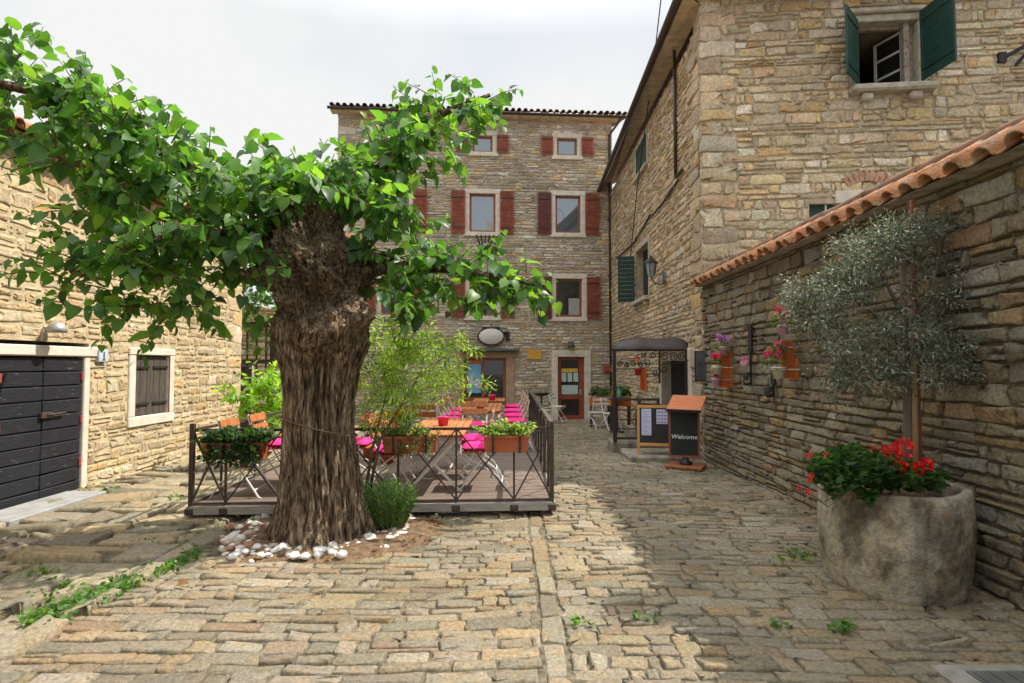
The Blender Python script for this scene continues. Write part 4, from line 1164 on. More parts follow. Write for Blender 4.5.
# small white furniture before the house door and the planter
dch = dup(ch0, (1.42, 18.3, gz(18.3) + .1), R(65), 'white metal folding chair without cushion in front of the house door', 'white chairs by the house doors', ('seat_cushion', 'seat', 'backrest'))
for nm, bx in (('seat', None), ('backrest', None)):
    m = MB()
    if nm == 'seat':
        for k in range(6): m.box(-.21, .21, -.215 + k * .068, -.16 + k * .068, .436, .455)
    else:
        for z, y in ((.66, .165), (.78, .20)): m.box(-.215, .215, y - .02, y, z, z + .07)
    MATX[dch.name] = Matrix.Translation(dch.location) @ Matrix.Rotation(R(65), 4, 'Z')
    m.build(nm, m_white, dch)
remember(dch)
dup(dch, (2.42, 16.6, gz(16.6)), R(200), 'white metal folding chair beside the orange planter trough', 'white chairs by the house doors')
dup(dch, (2.75, 16.2, gz(16.2)), R(20), 'white metal folding chair behind the low iron fence', 'white chairs by the house doors')
# ------------------------------------------------------------------ foliage tools
HEART = (np.array([(0, 0, 0), (-.28, -.10, .05), (.28, -.10, .05), (-.45, .22, .11), (.45, .22, .11), (0, .3, 0), (-.33, .60, .06), (.33, .60, .06), (0, .66, -.04), (0, 1.06, -.17)]),
         np.array([(0, 5, 3, 1), (5, 8, 6, 3), (0, 2, 4, 5), (5, 4, 7, 8)]), np.array([(8, 9, 6), (8, 7, 9)]))
LANCE = (np.array([(0, 0, 0), (-.11, .4, .03), (.11, .4, .03), (0, .45, -.01), (0, 1.0, -.06)]), np.array([(0, 3, 4, 1), (0, 2, 4, 3)]), np.zeros((0, 3), int))
ROUND = (np.array([(0, 0, 0), (-.5, .2, .12), (.5, .2, .12), (-.42, .75, .16), (.42, .75, .16), (0, .45, 0), (0, .95, .1)]),
         np.array([(0, 5, 3, 1), (0, 2, 4, 5)]), np.array([(5, 6, 3), (5, 4, 6)]))
LOBED = (np.array([(0, 0, 0), (-.34, -.12, .03), (-.30, .12, .03), (-.58, .34, .08), (-.26, .46, .03), (-.30, .80, .04), (0, 1.05, -.1),
                   (.34, -.12, .03), (.30, .12, .03), (.58, .34, .08), (.26, .46, .03), (.30, .80, .04), (0, .4, 0)]),
         np.array([(0, 12, 2, 1), (12, 4, 3, 2), (12, 6, 5, 4), (0, 7, 8, 12), (12, 8, 9, 10), (12, 10, 11, 6)]), np.zeros((0, 3), int))
def nrm(a): return a / np.maximum(np.linalg.norm(a, axis=-1, keepdims=True), 1e-6)
def leaves(name, pos, dirs, size, tpl, pal, mat, parent, seed, tilt=.45, flat=False, frame=None):
    rg = np.random.default_rng(seed)
    pos = np.asarray(pos, float); d = nrm(np.asarray(dirs, float)); n = len(pos)
    up = np.array([0, 0, 1.0]) + rg.normal(0, tilt, (n, 3))
    z = nrm(up - d * (up * d).sum(1, keepdims=True)); x = np.cross(d, z)
    s = np.asarray(size, float) * np.ones(n)
    tv, tq, tt = tpl
    V = pos[:, None] + s[:, None, None] * (tv[None, :, 0:1] * x[:, None] + tv[None, :, 1:2] * d[:, None] + tv[None, :, 2:3] * z[:, None] * rg.uniform(.4, 1.6, (n, 1, 1)))
    off = (np.arange(n) * len(tv))[:, None, None]
    polys = [(tq[None] + off).reshape(-1, 4)]
    if len(tt): polys.append((tt[None] + off).reshape(-1, 3))
    pc = np.array([p[:3] for p in pal]); pw = np.array([p[3] for p in pal], float); pw /= pw.sum()
    c = pc[rg.choice(len(pal), n, p=pw)] * rg.uniform(.75, 1.25, (n, 1))
    c = np.repeat(c[:, None], len(tv), 1).reshape(-1, 3)
    me = np_mesh(name, V.reshape(-1, 3), polys, c, (mat,), smooth=np.full(sum(len(p) for p in polys), not flat))
    return link(name, me, parent, frame if frame is not None else Matrix.Identity(4))
m_leaf = M_leaf('mulberry_leaf', .42, .38, yellow=(1.35, 1.5, .55), spec=.4)
m_leafsoft = M_leaf('soft_leaf', .5, .35)
m_leafolive = M_leaf('olive_leaf', .5, .12, yellow=(1.1, 1.2, .7), spec=.3)
m_petal = M_leaf('petal', .6, .25, yellow=(1, .5, .5))
m_twig = M_simple('twig', (.13, .085, .05), .85, var=.3, scale=20)
m_cane = M_simple('cane', (.30, .18, .085), .7, var=.25, scale=14, stretch=(1, 1, .3))

# ------------------------------------------------------------------ the old mulberry
def M_bark():
    m, t, b, N, L = nodes('mulberry_bark')
    tc = N('ShaderNodeTexCoord'); mp = N('ShaderNodeMapping'); mp.inputs['Scale'].default_value = (1, 1, .24)
    L(tc.outputs['Object'], mp.inputs[0])
    at = N('ShaderNodeAttribute'); at.attribute_name = 'Col'
    n1 = N('ShaderNodeTexNoise'); n1.inputs['Scale'].default_value = 26; n1.inputs['Detail'].default_value = 8; n1.inputs['Roughness'].default_value = .65
    L(mp.outputs[0], n1.inputs['Vector'])
    n0 = N('ShaderNodeTexNoise'); n0.inputs['Scale'].default_value = 30; n0.inputs['Detail'].default_value = 8; n0.inputs['Roughness'].default_value = .7
    L(tc.outputs['Object'], n0.inputs['Vector'])
    ba = N('ShaderNodeAttribute'); ba.attribute_name = 'Burl'
    bm_ = N('ShaderNodeMix'); L(ba.outputs['Fac'], bm_.inputs[0]); L(n1.outputs['Fac'], bm_.inputs[2]); L(n0.outputs['Fac'], bm_.inputs[3])
    class _o: outputs = {'Fac': bm_.outputs[0]}
    n1 = _o
    cr = N('ShaderNodeValToRGB'); e = cr.color_ramp.elements
    e[0].position = .36; e[0].color = (.035, .025, .018, 1); e[1].position = .66; e[1].color = (.36, .29, .215, 1)
    k = cr.color_ramp.elements.new(.5); k.color = (.165, .118, .08, 1)
    L(n1.outputs['Fac'], cr.inputs[0])
    mu = N('ShaderNodeMix'); mu.data_type = 'RGBA'; mu.blend_type = 'MULTIPLY'; mu.inputs[0].default_value = 1
    m2 = N('ShaderNodeMapping'); m2.inputs['Scale'].default_value = (1, 1, .13); L(tc.outputs['Object'], m2.inputs[0])
    nf = N('ShaderNodeTexNoise'); nf.inputs['Scale'].default_value = 17; nf.inputs['Detail'].default_value = 4; nf.inputs['Distortion'].default_value = .4; L(m2.outputs[0], nf.inputs['Vector'])
    s5 = N('ShaderNodeMath'); s5.operation = 'SUBTRACT'; s5.inputs[1].default_value = .5; L(nf.outputs['Fac'], s5.inputs[0])
    a5 = N('ShaderNodeMath'); a5.operation = 'ABSOLUTE'; L(s5.outputs[0], a5.inputs[0])
    fis = N('ShaderNodeMapRange'); fis.inputs[1].default_value = .0; fis.inputs[2].default_value = .07; fis.inputs[3].default_value = .0; fis.inputs[4].default_value = 1; L(a5.outputs[0], fis.inputs[0])
    L(cr.outputs[0], mu.inputs[6]); L(at.outputs['Color'], mu.inputs[7]); L(mu.outputs[2], b.inputs['Base Color'])
    n2 = N('ShaderNodeTexNoise'); n2.inputs['Scale'].default_value = 70; n2.inputs['Detail'].default_value = 6; L(mp.outputs[0], n2.inputs['Vector'])
    ad = N('ShaderNodeMath'); ad.operation = 'MULTIPLY_ADD'; ad.inputs[1].default_value = .4; L(n2.outputs['Fac'], ad.inputs[0]); L(n1.outputs['Fac'], ad.inputs[2])
    bp = N('ShaderNodeBump'); bp.inputs['Strength'].default_value = 1.0; bp.inputs['Distance'].default_value = .06
    ad2 = N('ShaderNodeMath'); ad2.operation = 'MULTIPLY_ADD'; ad2.inputs[1].default_value = .55; L(fis.outputs[0], ad2.inputs[0]); L(ad.outputs[0], ad2.inputs[2])
    L(ad2.outputs[0], bp.inputs['Height']); L(bp.outputs[0], b.inputs['Normal'])
    b.inputs['Roughness'].default_value = .95; b.inputs['Specular IOR Level'].default_value = .1
    return m
m_bark = M_bark()
TY = 5.55
T = thing('mulberry_tree', 'old gnarled mulberry tree with thick furrowed trunk and big green leaves', 'tree', (-1.83, TY, 0))
prof = [(545, 258, 382), (536, 265, 375), (520, 273, 371), (500, 279, 365), (470, 282, 358), (430, 284, 354), (400, 285, 353), (370, 282, 359), (345, 276, 370), (320, 272, 377),
        (298, 268, 379), (275, 263, 376), (250, 258, 366), (232, 258, 356), (216, 262, 348), (205, 272, 335), (198, 290, 318)]
prof = prof[::-1]                                       # top -> bottom, ascending y
py_ = np.array([p[0] for p in prof], float); pl_ = np.array([p[1] for p in prof], float); pr_ = np.array([p[2] for p in prof], float)
NV, NH = 250, 220
tv = np.zeros((NV + 1, NH, 3)); tcol = np.ones((NV + 1, NH)); tb = np.zeros((NV + 1, NH))
_zz = lambda y: P(300, y, TY - .4).z
_aa = lambda x, y: -math.acos(max(-1, min(1, (x - (np.interp(y, py_, pl_) + np.interp(y, py_, pr_)) / 2) / ((np.interp(y, py_, pr_) - np.interp(y, py_, pl_)) / 2))))
LUMPS = [(_aa(x, y), _zz(y), r * .0092, h) for x, y, r, h in [(293, 287, 20, .11), (338, 328, 22, .10), (325, 268, 20, .12), (276, 268, 18, .10), (371, 308, 17, .09), (345, 250, 17, .09), (298, 246, 18, .08), (312, 305, 12, .05), (350, 285, 14, .06), (282, 322, 14, .05)]]
LUMPS += [(1.2, 2.4, .2, .12), (2.2, 2.1, .2, .11), (.5, 2.6, .2, .1), (3.0, 2.5, .17, .1)]
def ridged(p): return 1 - abs(mnoise.noise(p)) * 2.2
for j in range(NV + 1):
    y = 545 + (198 - 545) * j / NV
    l, r = np.interp(y, py_, pl_), np.interp(y, py_, pr_)
    a, b = P(l, y, TY), P(r, y, TY)
    cx, z, rad = (a.x + b.x) / 2, a.z, (b.x - a.x) / 2 * .94
    burl = max(0, min(1, (z - 1.6 + .25 * mnoise.noise(Vector((k * .03, j * .02, 4)))) / .35)) if False else max(0, min(1, (z - 1.8 + .55 * mnoise.noise(Vector((math.cos(2 * PI * k / NH) * 1.6, math.sin(2 * PI * k / NH) * 1.6, 9.3 + z * .8)))) / .35)); flare = max(0, 1 - (z + .05) / .45)
    for k in range(NH):
        th = 2 * PI * k / NH + .12 * z
        ux, uy = math.cos(th), math.sin(th)
        q = Vector((ux * 1.0, uy * 1.0, z))
        f1 = min(1, abs(mnoise.noise(Vector((ux * 5.6, uy * 5.6, z * .6 + 3)) + mnoise.noise_vector(q * 1.6) * .45)) * 4.2) ** .8
        f2 = min(1, abs(mnoise.noise(Vector((ux * 11, uy * 11, z * 1.5)) + mnoise.noise_vector(q * 3) * .5)) * 3) ** .7
        fur = (.07 * f1 + .028 * f2) * (1 - .45 * burl)
        lump = 0
        vd = lambda s_: max(0, 1 - 1.25 * mnoise.voronoi(q * s_ + Vector((3, 1, 7)))[0][0])
        if burl > 0:
            lump = burl * (.09 * vd(2.6) ** .7 + .07 * vd(6) ** .7 + .05 * vd(13) - .17) + burl * .3 * (.12 * mnoise.noise(q * 2.4 + Vector((5, 2, 1))) + .11 * abs(mnoise.noise(q * 4.5)) + .07 * abs(mnoise.noise(q * 9)) + .04 * abs(mnoise.noise(q * 19)) + .02 * mnoise.noise(q * 34)) - .03 * burl
        for (la, lz, lr, lh) in LUMPS:
            da = (th - la + PI) % (2 * PI) - PI
            d2 = ((da * rad) ** 2 + (z - lz) ** 2) / (lr * lr)
            if d2 < 4: lump += 1.5 * lh * math.exp(-d2 * d2 * .7) * (1 + .5 * mnoise.noise(q * 9) + .5 * vd(16))
        tb[j, k] = burl
        root = flare * flare * (.06 * math.cos(5 * th + 1) + .035 * math.cos(9 * th) + .03 * mnoise.noise(q * 6))
        wide = .04 * mnoise.noise(q * 1.1 + Vector((2, 2, 2)))
        rr = rad * (1 + wide) + fur - .075 + lump + root
        tv[j, k] = (cx + ux * rr, TY + uy * rr, z)
        tcol[j, k] = (1.3 + .5 * mnoise.noise(q * 2.5) + .35 * mnoise.noise(Vector((ux * 9, uy * 9, z * 1.2)))) * (1 + .12 * burl)  # burl tone raised: light lost under the crown is put into the colour
tcol = np.clip(tcol, .35, 1.9)
idx = np.arange((NV + 1) * NH).reshape(NV + 1, NH)
q = np.stack([idx[:-1], np.roll(idx, -1, 1)[:-1], np.roll(idx, -1, 1)[1:], idx[1:]], -1).reshape(-1, 4)
Vt = tv.reshape(-1, 3); topc = Vt[-NH:].mean(0) + np.array([0, 0, .06])
Vt = np.concatenate([Vt, topc[None]]); tt = np.stack([idx[-1], np.roll(idx[-1], -1), np.full(NH, len(Vt) - 1)], 1)
cc = np.concatenate([tcol.ravel(), [1]])[:, None] * np.array([1, .97, .93])
me = np_mesh('trunk', Vt, [q, tt], cc, (m_bark,)); ab = me.attributes.new('Burl', 'FLOAT', 'POINT'); ab.data.foreach_set('value', np.concatenate([tb.ravel(), [1]]).astype(np.float32)); trunk = link('trunk', me, T, Matrix.Identity(4))
def white_col(o):
    at = o.data.attributes.new('Col', 'FLOAT_COLOR', 'POINT'); at.data.foreach_set('color', np.tile([.75, .72, .7, 1], len(o.data.vertices)).astype(np.float32))
limbs = [([(300, 240, 5.5), (262, 205, 5.45), (215, 182, 5.3), (150, 140, 5.2), (85, 105, 5.05), (10, 85, 4.9), (-50, 80, 4.8)], .12, .03),
         ([(285, 270, 5.35), (252, 235, 5.2), (205, 225, 5.05), (150, 245, 4.9), (110, 258, 4.85), (70, 272, 4.8)], .12, .02),
         ([(330, 225, 5.6), (352, 200, 5.7), (375, 175, 5.8), (405, 140, 5.9), (445, 112, 6.0), (490, 95, 6.0)], .11, .02),
         ([(350, 280, 5.5), (385, 265, 5.6), (425, 268, 5.7), (475, 272, 5.75), (535, 285, 5.75)], .10, .015),
         ([(300, 225, 5.8), (280, 190, 6.2), (240, 170, 6.6), (190, 160, 6.9)], .09, .02),
         ([(320, 220, 5.9), (340, 195, 6.4), (370, 200, 6.9)], .10, .03)]
for i, (pp, r0, r1) in enumerate(limbs):
    pts = [P(*p) for p in pp]; n = len(pts)
    sm = []
    for a, b in zip(pts, pts[1:]):
        for k in range(5): sm.append(a.lerp(b, k / 5))
    sm.append(pts[-1])
    for _ in range(3): sm = [sm[0]] + [(sm[k - 1] + sm[k] * 2 + sm[k + 1]) / 4 for k in range(1, len(sm) - 1)] + [sm[-1]]
    m = MB(); m.tube(sm, [r0 + (r1 - r0) * (k / (len(sm) - 1)) ** .6 for k in range(len(sm))], n=12, wob=.12, seed=i)
    white_col(m.build('limb', m_bark, T, Matrix.Identity(4)))
def crown(blobs, seed, per=1.0, ln=(.22, .5), step=.05, lsz=(.11, .18), up=.45, droop=.55, back=.0):
    """leafy shoots filling blobs (px, py, rx, ry, depth Y, half depth); returns leaf points, directions, sizes, shoots"""
    rg = random.Random(seed); pos = []; di = []; sz = []; sh = []
    for (px, py, rx, ry, Y, dy, cnt) in blobs:
        for _ in range(int(cnt * per)):
            for _try in range(20):
                a, b, c = rg.uniform(-1, 1), rg.uniform(-1, 1), rg.uniform(-1, 1)
                if a * a + b * b + c * c < 1: break
            p = P(px + a * rx * .8, py + b * ry * .8, Y + c * dy)
            d = Vector((a * .8 + rg.uniform(-.6, .6), c * .6 + rg.uniform(-.6, .6), -b * .5 + up + rg.uniform(-.5, .5))).normalized()
            L_ = rg.uniform(*ln); n = max(3, int(L_ / step)); path = [p.copy()]; side = rg.random() * 6.28
            for k in range(n):
                d = (d + Vector((0, 0, -.06)) + Vector((rg.uniform(-.1, .1), rg.uniform(-.1, .1), 0))).normalized()
                p = p + d * step; path.append(p.copy()); side += 2.4
                s = d.orthogonal().normalized(); s = Matrix.Rotation(side, 3, d) @ s
                ld = (s * 1.0 + d * .55 + Vector((0, 0, -droop * rg.uniform(.4, 1.5)))).normalized()
                f = 1 - .45 * (k / n) ** 2
                pos.append(p + s * .02); di.append(ld); sz.append(rg.uniform(*lsz) * f)
            sh.append(path)
    return pos, di, sz, sh
def twigs(sh, name, parent, r=.006, mat=None):
    m = MB()
    for pth in sh: m.tube(pth, [r * (1 - .6 * k / len(pth)) for k in range(len(pth))], n=4, cap=False)
    return m.build(name, mat or m_twig, parent, Matrix.Identity(4), kind='stuff')
MBL = [(150, 150, 45, 25, 4.75, .2, 9), (95, 117, 40, 20, 4.65, .2, 8), (205, 185, 35, 25, 4.9, .2, 7), (412, 150, 24, 30, 5.55, .2, 6), (66, 160, 28, 18, 4.8, .3, 5), (150, 265, 40, 25, 4.75, .3, 7), (15, 68, 45, 38, 4.9, .45, 16), (-40, 66, 45, 40, 4.8, .5, 12), (25, 112, 40, 22, 4.9, .35, 9), (72, 112, 42, 32, 5.05, .45, 13), (75, 150, 45, 30, 5.0, .45, 13), (125, 132, 36, 34, 5.2, .4, 11),
       (140, 178, 48, 32, 5.15, .5, 14), (178, 165, 33, 24, 5.3, .4, 8), (215, 178, 36, 30, 5.35, .45, 11), (258, 204, 32, 24, 5.4, .45, 10), (112, 210, 46, 28, 4.95, .45, 12), (165, 215, 50, 36, 4.95, .5, 14),
       (246, 275, 14, 24, 5.0, .2, 5), (238, 245, 20, 20, 5.0, .3, 5), (74, 280, 26, 12, 4.8, .2, 5), (115, 258, 45, 26, 4.85, .4, 10), (180, 262, 46, 32, 4.9, .45, 12), (210, 225, 36, 26, 5.0, .4, 8), (180, 300, 32, 28, 4.9, .3, 7), (135, 295, 28, 22, 4.85, .3, 5), (85, 312, 22, 20, 4.85, .2, 4),
       (268, 188, 36, 24, 5.1, .3, 8), (300, 180, 32, 18, 4.9, .3, 6), (295, 178, 38, 22, 5.4, .5, 11), (338, 182, 40, 28, 5.6, .5, 13), (308, 192, 36, 16, 5.1, .35, 8), (372, 160, 28, 34, 5.75, .4, 10), (356, 208, 26, 18, 5.4, .35, 7), (255, 215, 20, 16, 5.05, .3, 4),
       (402, 140, 28, 32, 5.9, .35, 10), (440, 118, 32, 28, 6.0, .35, 11), (472, 98, 22, 17, 6.0, .25, 5), (405, 168, 22, 30, 5.9, .3, 7), (385, 205, 22, 26, 5.7, .35, 7), (448, 142, 20, 15, 6.0, .25, 4),
       (388, 245, 28, 30, 5.6, .4, 10), (422, 268, 40, 28, 5.7, .4, 14), (462, 275, 36, 26, 5.75, .35, 12), (500, 284, 32, 20, 5.75, .3, 9), (530, 284, 20, 15, 5.75, .25, 5), (388, 285, 22, 18, 5.55, .3, 6), (440, 298, 28, 12, 5.7, .25, 5), (412, 222, 24, 20, 5.7, .3, 5)]
po, di, sz, sh = crown(MBL, 77, per=1.45, lsz=(.075, .175), droop=.95, up=.3)
GREEN = [(.066, .150, .030, 4), (.048, .116, .030, 3), (.100, .198, .034, 2.4), (.036, .088, .030, 1.4), (.145, .245, .04, .9)]
leaves('crown', po, di, sz, HEART, GREEN, m_leaf, T, 5, tilt=.5)
twigs(sh, 'twig', T, .007)
# cord tied round the trunk
m = MB(); pts = []
for k in range(49):
    a = 2 * PI * k / 48; z = 1.02 - .10 * math.cos(a - .3) ; y = 365 - (z - 1.6) * 580 / TY
    l, r = np.interp(y, py_, pl_), np.interp(y, py_, pr_); A, B = P(l, y, TY), P(r, y, TY)
    pts.append(((A.x + B.x) / 2 + math.cos(a) * ((B.x - A.x) / 2 + .012), TY + math.sin(a) * ((B.x - A.x) / 2 + .012), z))
m.tube(pts, .008, n=6); props(m.build('cord', m_twig), 'thin brown cord tied round the old mulberry trunk', 'cord')
# stones laid round the foot of the tree
rg = random.Random(9)
sm_ = [M_simple('white_stone', (.60, .57, .54), .8, var=.15, scale=9, bump=.3), M_simple('buff_stone', (.40, .32, .24), .85, var=.2, scale=9, bump=.3), M_simple('red_stone', (.33, .17, .10), .85, var=.25, scale=9, bump=.3)]
shapes = []
for k in range(12):
    m = MB(); m.blob((0, 0, 0), (.065, .05, .036), seed=k, amp=.22, sub=2); o = m.build('white_stone', sm_[0]); shapes.append(o.data); bpy.data.objects.remove(o)
used = []
def lay(px, py, kind, s):
    p = G(px, py); r = .06 * s
    for q, r2 in used:
        if (q - p).length < (r + r2) * .66: return
    used.append((p, r))
    me = shapes[rg.randrange(12)]
    if kind:
        me = me.copy(); me.materials.clear(); me.materials.append(sm_[kind])
    o = bpy.data.objects.new(('white_stone', 'buff_stone', 'red_stone')[kind], me); COL.objects.link(o)
    o.location = p + Vector((0, 0, .038 * s - .004 if True else 0)); o.scale = (s * rg.uniform(.8, 1.3), s, s * rg.uniform(.8, 1.1)); o.rotation_euler = (rg.uniform(-.2, .2), rg.uniform(-.2, .2), rg.uniform(0, 6.3))
    props(o, ('white stone in the ring of stones at the foot of the mulberry', 'buff stone among the white stones at the foot of the mulberry', 'reddish stone among the white stones at the foot of the mulberry')[kind],
          'stone', ('white stones round the tree', 'buff stones round the tree', 'reddish stones round the tree')[kind])
for k in range(4000):
    if len(used) > 250: break
    t = rg.random()
    if t < .40: x, y = rg.uniform(220, 345), 0; y = 548 + rg.gauss(0, 5)
    elif t < .60: x = rg.uniform(335, 398); y = 545 - (x - 335) * .13 + rg.gauss(0, 4)
    elif t < .76: x = rg.uniform(388, 412); y = 536 - (x - 388) * .75 + rg.gauss(0, 5)
    else: x = rg.uniform(228, 270); y = 546 - (x - 228) * .45 + rg.gauss(0, 6)
    kind = 0 if rg.random() < .78 else (1 if rg.random() < .6 else 2)
    lay(x, y, kind, rg.uniform(.42, .95))

# ------------------------------------------------------------------ shrubs by the tree
T = thing('flowering_shrub', 'airy light green narrow leaved shrub between the trunk and the terrace', 'shrub', (-1.42, 5.95, 0))
SB = [(388, 345, 28, 22, 6.05, .3, 16), (372, 378, 20, 28, 5.95, .3, 16), (405, 372, 32, 30, 6.05, .35, 26), (438, 370, 26, 15, 6.1, .3, 10), (466, 352, 16, 8, 6.15, .2, 4), (425, 350, 30, 14, 6.1, .3, 11), (452, 388, 20, 10, 6.1, .2, 6),
      (384, 408, 20, 10, 6.0, .25, 6), (374, 428, 12, 8, 6.0, .2, 3), (400, 398, 25, 14, 6.05, .3, 10), (478, 384, 10, 7, 6.15, .15, 2)]
po, di, sz, sh = crown(SB, 31, per=1.8, ln=(.2, .42), step=.017, lsz=(.07, .12), up=.5, droop=.3)
leaves('crown', po, di, sz, LANCE, [(.21, .34, .045, 3), (.14, .25, .04, 3), (.29, .41, .07, 2), (.08, .16, .03, 1)], m_leafsoft, T, 8, tilt=.7)
twigs(sh, 'twig', T, .003)
m = MB(); rg = random.Random(3)
for (a, b, c) in [((361, 494), (372, 450), (392, 372)), ((363, 494), (380, 440), (425, 365))]:
    p0 = P(*a, 5.9); p0.z = .0; m.tube([p0, P(*b, 5.95), P(*c, 6.05)], [.02, .015, .006], n=8)
m.build('stem', m_twig, T, Matrix.Identity(4))
T = thing('rosemary_bush', 'dense dark green upright rosemary bush at the right foot of the trunk', 'shrub', (-1.2, 5.75, 0))
po = []; di = []; sz = []; sh = []; rg = random.Random(6)
for k in range(220):
    a, r = rg.uniform(0, 6.28), rg.random() ** .5
    b = Vector((-1.22 + .17 * r * math.cos(a), 5.72 + .16 * r * math.sin(a), .02)); top = b + Vector((.13 * r * math.cos(a), .13 * r * math.sin(a), rg.uniform(.30, .48) * (1.1 - .3 * r)))
    pth = [b.lerp(top, t / 8) for t in range(9)]; sh.append(pth)
    for t in range(1, 26):
        q = b.lerp(top, t / 25); an = t * 2.4; di.append(Vector((math.cos(an), math.sin(an), .9))); po.append(q); sz.append(rg.uniform(.04, .06))
leaves('foliage', po, di, sz, LANCE, [(.07, .16, .04, 3), (.11, .22, .045, 2), (.045, .10, .03, 2)], m_leafsoft, T, 9, tilt=.8)
twigs(sh, 'stem', T, .003)
T = thing('grape_vine', 'bright yellow green vine in a pot beside the left house wall', 'vine', (-4.2, 9.4, gz(9.4)))
m = MB(); m.lathe([(.15, 0), (.21, .32), (.23, .33), (.23, .37), (.19, .37), (.18, .33)], n=18); m.build('pot', m_terra, T)
VB = [(242, 406, 15, 12, 9.4, .3, 9), (262, 400, 20, 20, 9.4, .35, 20), (278, 395, 14, 20, 9.3, .3, 13), (256, 418, 20, 12, 9.3, .3, 10), (272, 420, 12, 10, 9.3, .2, 7), (262, 380, 14, 8, 9.4, .2, 4), (230, 402, 8, 6, 9.4, .2, 2)]
po, di, sz, sh = crown(VB, 41, per=1.1, ln=(.2, .45), step=.06, lsz=(.09, .15), up=.5, droop=.3)
leaves('foliage', po, di, sz, LOBED, [(.17, .32, .025, 3), (.24, .40, .04, 2), (.11, .22, .025, 2)], m_leafsoft, T, 10, tilt=.5)
sh += [[Vector((-4.2, 9.4, .3)), P(262, 410, 9.4), P(258, 385, 9.4)], [Vector((-4.2, 9.4, .3)), P(275, 410, 9.3), P(280, 385, 9.3)]]
twigs(sh, 'stem', T, .006)
T = thing('ivy_plant', 'dark green climbing ivy on the pergola in the alley', 'ivy', (-5.6, 13.5, gz(13.5)))
po, di, sz, sh = crown([(262, 318, 16, 30, 13.3, .3, 26), (256, 265, 18, 24, 13.3, .3, 26), (275, 270, 18, 26, 13.3, .3, 22), (285, 310, 20, 30, 13.3, .3, 22), (255, 290, 14, 16, 13.3, .3, 12), (268, 350, 8, 16, 13.4, .2, 5)], 43, ln=(.3, .6), step=.07, lsz=(.10, .16))
leaves('foliage', po, di, sz, LOBED, GREEN, m_leaf, T, 12)
sh.append([Vector((-5.6, 13.5, -.1)), P(268, 350, 13.4), P(262, 320, 13.3)])
twigs(sh, 'stem', T, .008)

# ------------------------------------------------------------------ planter boxes on the front rail
def rail_box(px0, px1, label, plabel, pal, tpl, lsz, seed, per, hang=0.0, zt=.86, pw=1.0, hgt=.17):
    Y = 6.06 if px0 < 300 else (6.12 if px0 < 450 else 6.17)
    a, b = P(px0, 440, Y), P(px1, 440, Y); cx = (a.x + b.x) / 2; W = (b.x - a.x)
    T = thing('planter_box', label, 'planter', (cx, Y, zt - .17), R(3.2), 'terracotta planter boxes hung on the front rail')
    m = MB(); w2, d = W / 2, .085
    prof = [(-d * .8, 0), (d * .8, 0), (d, .15), (-d, .15)]
    m.add([(-w2 * .96, -d * .8, 0), (w2 * .96, -d * .8, 0), (w2 * .96, d * .8, 0), (-w2 * .96, d * .8, 0), (-w2, -d, .15), (w2, -d, .15), (w2, d, .15), (-w2, d, .15)], [(0, 3, 2, 1), (0, 1, 5, 4), (1, 2, 6, 5), (2, 3, 7, 6), (3, 0, 4, 7), (4, 5, 6, 7)])
    m.box(-w2 - .008, w2 + .008, -d - .01, -d + .012, .142, .172, ch=.004); m.box(-w2 - .008, w2 + .008, d - .012, d + .01, .142, .172, ch=.004)
    m.box(-w2 - .008, -w2 + .014, -d + .012, d - .012, .1425, .1715); m.box(w2 - .014, w2 + .008, -d + .012, d - .012, .1425, .1715)
    m.build('box', m_terra, T)
    m = MB()
    for x in (-.3 * W, .3 * W): m.bar((x, -d - .012, .0), (x, -d - .012, .19), .02, .004); m.bar((x, -d - .012, -.004), (x, d, -.004), .02, .006); m.bar((x, d + .012, -.006), (x, d + .012, .23), .02, .004)
    pieces(m, 'bracket', m_iron, T)
    m = MB(); m.box(-w2 + .016, w2 - .016, -d + .014, d - .014, .12, .155); m.build('earth', m_soil, T)
    Tp = thing('potted_plant', plabel, 'plant', (cx, Y, zt - .02), R(3.2), 'plants growing in the rail planter boxes')
    rg = random.Random(seed); po = []; di = []; sz = []; sh = []
    for k in range(per):
        x = rg.uniform(-w2, w2) * .95 * pw; y = rg.uniform(-d, d) * .8; p = Vector((x, y, 0))
        dd = Vector((rg.uniform(-.6, .6) + x / w2 * .4, rg.uniform(-.8, .6), rg.uniform(.3, 1.1))).normalized(); n = rg.randint(4, 8); pth = [p.copy()]
        if rg.random() < hang: dd = Vector((rg.uniform(-.4, .4), -1, .5)).normalized(); n += 6
        for i in range(n):
            dd = (dd + Vector((0, 0, -.22 if n > 8 else -.05))).normalized(); p = p + dd * .022; pth.append(p.copy())
            for _ in range(2):
                an = rg.uniform(0, 6.28); s = Vector((math.cos(an), math.sin(an), rg.uniform(-.2, .5))); po.append(p + s * .01); di.append(s + dd * .4); sz.append(rg.uniform(*lsz))
        sh.append(pth)
    leaves('foliage', po, di, sz, tpl, pal, m_leafsoft, Tp, seed, tilt=.6, frame=MATX[Tp.name])
    m = MB()
    for pth in sh: m.tube(pth, .003, n=4, cap=False)
    m.build('stem', m_twig, Tp)
rail_box(484, 528, 'terracotta planter box at the right end of the front rail', 'pale green bushy herb in the right planter box', [(.17, .25, .07, 3), (.10, .17, .04, 2), (.26, .32, .11, 2)], ROUND, (.02, .038), 51, 90)
rail_box(384, 437, 'terracotta planter box in the middle of the front rail beside the shrub', 'grey green trailing plant in the middle planter box', [(.13, .19, .07, 3), (.08, .13, .05, 2), (.22, .27, .13, 1.5)], ROUND, (.02, .036), 52, 60, hang=.25)
